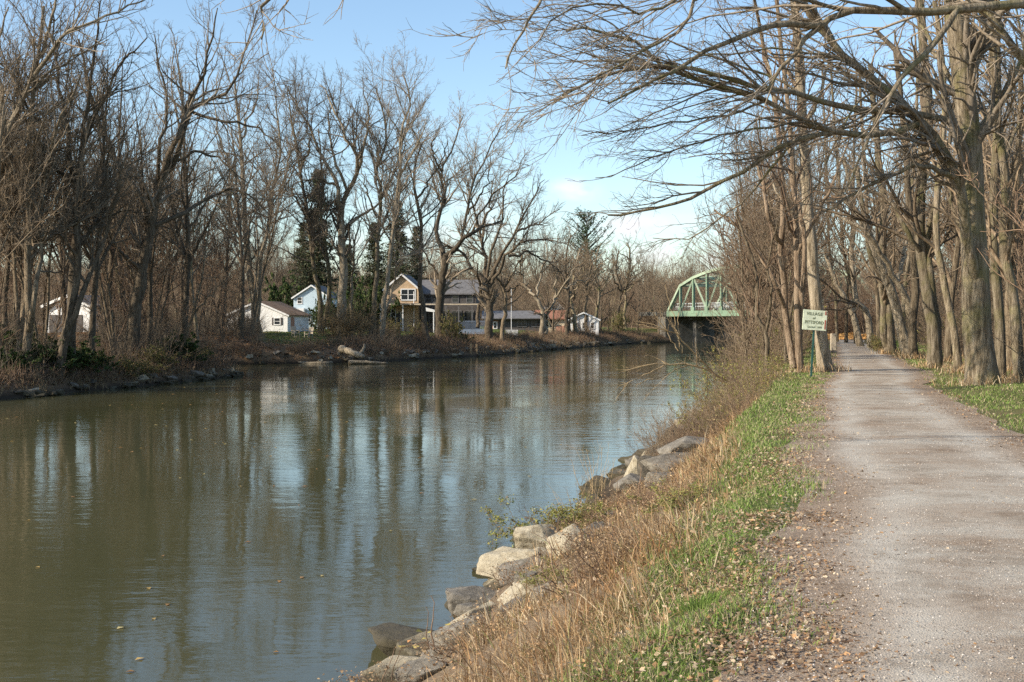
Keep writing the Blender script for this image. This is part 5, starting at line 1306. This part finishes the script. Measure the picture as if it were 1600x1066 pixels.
# twig litter and understorey of the left wood and right wood (nobody could count it)
def understory(name, X, Y, hmin, hmax, mat, seed, rm=.009, k=6):
    r = np.random.default_rng(seed); n = len(X); Z = gz(X, Y)-.05
    P = np.zeros((n*k, 6, 3)); b = np.repeat(np.stack([X, Y, Z], -1), k, 0)+r.normal(0, .18, (n*k, 3))*[1,1,0]; P[:, 0] = b
    d = nrm(np.stack([r.normal(0,.45,n*k), r.normal(0,.45,n*k), np.ones(n*k)], -1)); Ls = np.repeat(r.uniform(hmin, hmax, n), k)*r.uniform(.5,1.1,n*k)
    for q in range(1, 6):
        d = nrm(d+r.normal(0,.15,d.shape)); P[:, q] = P[:, q-1]+d*(Ls/5)[:, None]
    R = np.linspace(1,.4,6)[None]*r.uniform(.9,1.7,n*k)[:, None]*rm
    Q, RQ = spawn(P, R, r, 2.6, .15, .7, .4, 4, .03, .25, .7, rm*.8, .15, 1.0, .3)
    V, Fs = tubes([(P, R, 3), (Q, RQ, 3)]); tag(mobj(name, np_mesh(name, V, Fs, M[mat])), kind='stuff')
r = np.random.default_rng(3)
px = r.uniform(-80, 405, 2600); Y = r.uniform(56, 128, 2600); X = (px-CX)*Y/F; k = (X < XL(Y)-1.2) & ~((px > 55) & (px < 158) & (Y > 64) & (r.random(2600) < .96)) & ~((px < 60) & (Y > 95)); understory('undergrowth', X[k], Y[k], 1.0, 3.4, 'twig_dark', 11)
Y = np.concatenate([r.uniform(53, 82, 1300), r.uniform(82, 104, 900), r.uniform(104, 192, 3000)]); X = XL(Y)-.5-r.random(len(Y))**1.3*5.5; px = CX+F*X/Y; k = ~((px > 405) & (px < 540) & (Y > 80) & (Y < 112) & (r.random(len(Y)) < .8)); k &= ~((Y > 128) & (Y < 165) & (r.random(len(Y)) < .5))
understory('bank_brush', X[k], Y[k], .35, 1.1, 'twig_red', 21, .012, 5)
Y = np.concatenate([r.uniform(53, 82, 900), r.uniform(82, 192, 2200)]); X = XL(Y)-.1-r.random(len(Y))**1.2*6
px = CX+F*X/Y; k = ~((px > 405) & (px < 540) & (Y > 80) & (r.random(len(Y)) < .7)); understory('dead_weeds_bank', X[k], Y[k], .3, .8, 'twig_tan', 22, .010, 5)
px = r.uniform(-60, 1400, 2400); Y = r.uniform(206, 262, 2400); X = (px-CX)*Y/F; understory('far_undergrowth', X, Y, 3, 7, 'twig_brown', 12, .022, 7)
Y = 26+104*r.random(3000)**1.2; X = XP(Y)+PW+r.uniform(2.6, 24, 3000); understory('wood_undergrowth', X, Y, .7, 3.6, 'twig_brown', 13, .009)
px = r.uniform(1150, 1440, 1000); Y = r.uniform(132, 200, 1000); X = (px-CX)*Y/F; k = X > XR(Y)+1; understory('bend_undergrowth', X[k], Y[k], 3, 6, 'twig_red', 14, .02)
# far woods beyond everything, reading as one brown mass
px = r.uniform(-150, 1800, 5200); Y = r.uniform(270, 420, 5200); X = (px-CX)*Y/F; understory('distant_wood', X, Y, 7, 15, 'twig_brown', 15, .045, 6)

# ================================================================== LIGHT, SKY, CAMERA
SUN_EL, SUN_TR = 29.0, (0.93, 0.36)        # elevation, horizontal direction in which the light travels
h_ = math.hypot(*SUN_TR); tx, ty = SUN_TR[0]/h_, SUN_TR[1]/h_
dl = Vector((tx*math.cos(RD(SUN_EL)), ty*math.cos(RD(SUN_EL)), -math.sin(RD(SUN_EL))))
sun = bpy.data.lights.new('sun', 'SUN'); sun.energy = 4.9; sun.angle = RD(.55); sun.color = (1, .90, .76)
so = bpy.data.objects.new('sun', sun); COL.objects.link(so); so.rotation_euler = dl.to_track_quat('-Z', 'Y').to_euler()
w = bpy.data.worlds.new('World'); scene.world = w; w.use_nodes = True; nt = w.node_tree
bg = nt.nodes['Background']; sky = N(nt, 'ShaderNodeTexSky', sky_type='NISHITA'); sky.sun_disc = False
sky.sun_elevation = RD(SUN_EL); sky.sun_rotation = math.atan2(-tx, -ty); sky.air_density = 1.0; sky.dust_density = .8; sky.ozone_density = 1.0; sky.altitude = 100
tc = N(nt, 'ShaderNodeTexCoord')
def cloud(px, py, wx, wy, seed, amt):
    d = Vector(((px-CX)/F, 1, (HY-py)/F)).normalized()
    sub = N(nt, 'ShaderNodeVectorMath', operation='SUBTRACT'); nt.links.new(tc.outputs['Generated'], sub.inputs[0]); sub.inputs[1].default_value = d
    mp = N(nt, 'ShaderNodeMapping'); nt.links.new(sub.outputs[0], mp.inputs['Vector']); mp.inputs['Scale'].default_value = (F/wx, F/wx, F/wy)
    ln = N(nt, 'ShaderNodeVectorMath', operation='LENGTH'); nt.links.new(mp.outputs[0], ln.inputs[0])
    nz = N(nt, 'ShaderNodeTexNoise'); nz.inputs['Scale'].default_value = 30; nz.inputs['Detail'].default_value = 8; nz.inputs['Roughness'].default_value = .6
    m2 = N(nt, 'ShaderNodeMapping'); m2.inputs['Location'].default_value = (seed, 0, 0); m2.inputs['Scale'].default_value = (1,1,1.8); nt.links.new(tc.outputs['Generated'], m2.inputs['Vector']); nt.links.new(m2.outputs[0], nz.inputs['Vector'])
    ma = N(nt, 'ShaderNodeMath', operation='MULTIPLY_ADD'); nt.links.new(nz.outputs['Fac'], ma.inputs[0]); ma.inputs[1].default_value = -1.5; nt.links.new(ln.outputs['Value'], ma.inputs[2])
    a2 = N(nt, 'ShaderNodeMath', operation='ADD'); nt.links.new(ma.outputs[0], a2.inputs[0]); a2.inputs[1].default_value = .75
    bl = ramp(nt, [(.0, (1,1,1)), (1.0, (0,0,0))], ln.outputs['Value'], 'EASE')
    tx_ = ramp(nt, [(.36, (0,0,0)), (.62, (amt,)*3)], nz.outputs['Fac'], 'EASE')
    ml_ = N(nt, 'ShaderNodeMix', data_type='RGBA', blend_type='MULTIPLY'); ml_.inputs[0].default_value = 1; nt.links.new(bl.outputs[0], ml_.inputs[6]); nt.links.new(tx_.outputs[0], ml_.inputs[7])
    class rr: outputs = [ml_.outputs[2]]
    return rr.outputs[0]
c = mixc(nt, 1.0, sky.outputs[0], (.95,1.02,1.05), 'MULTIPLY')
for q in ((893,298,62,28,0,.8),(893,298,40,20,2,.6),(990,356,120,40,3,.8),(1010,350,70,26,4,.8),(740,345,150,55,5,.5),(600,360,180,70,7,.45),(1080,396,160,40,9,.8),(1180,330,180,60,13,.6)):
    c = mixc(nt, cloud(*q), c, (5.0,4.75,4.95))
nt.links.new(c, bg.inputs['Color']); bg.inputs['Strength'].default_value = .15
cam = bpy.data.cameras.new('camera'); co = bpy.data.objects.new('camera', cam); COL.objects.link(co); scene.camera = co
co.location = (0, 0, CZ); co.rotation_euler = (RD(90), 0, 0)
cam.sensor_width = 36; cam.lens = 36*F/1600; cam.shift_y = -(533-HY)/1600; cam.clip_start = .1; cam.clip_end = 6000
scene.view_settings.view_transform = 'Standard'; scene.view_settings.look = 'None'; scene.view_settings.gamma = 1; scene.view_settings.exposure = .5
cy = scene.cycles
cy.max_bounces = 5; cy.diffuse_bounces = 2; cy.glossy_bounces = 2; cy.transmission_bounces = 2; cy.use_denoising = False
cy.caustics_reflective = False; cy.caustics_refractive = False
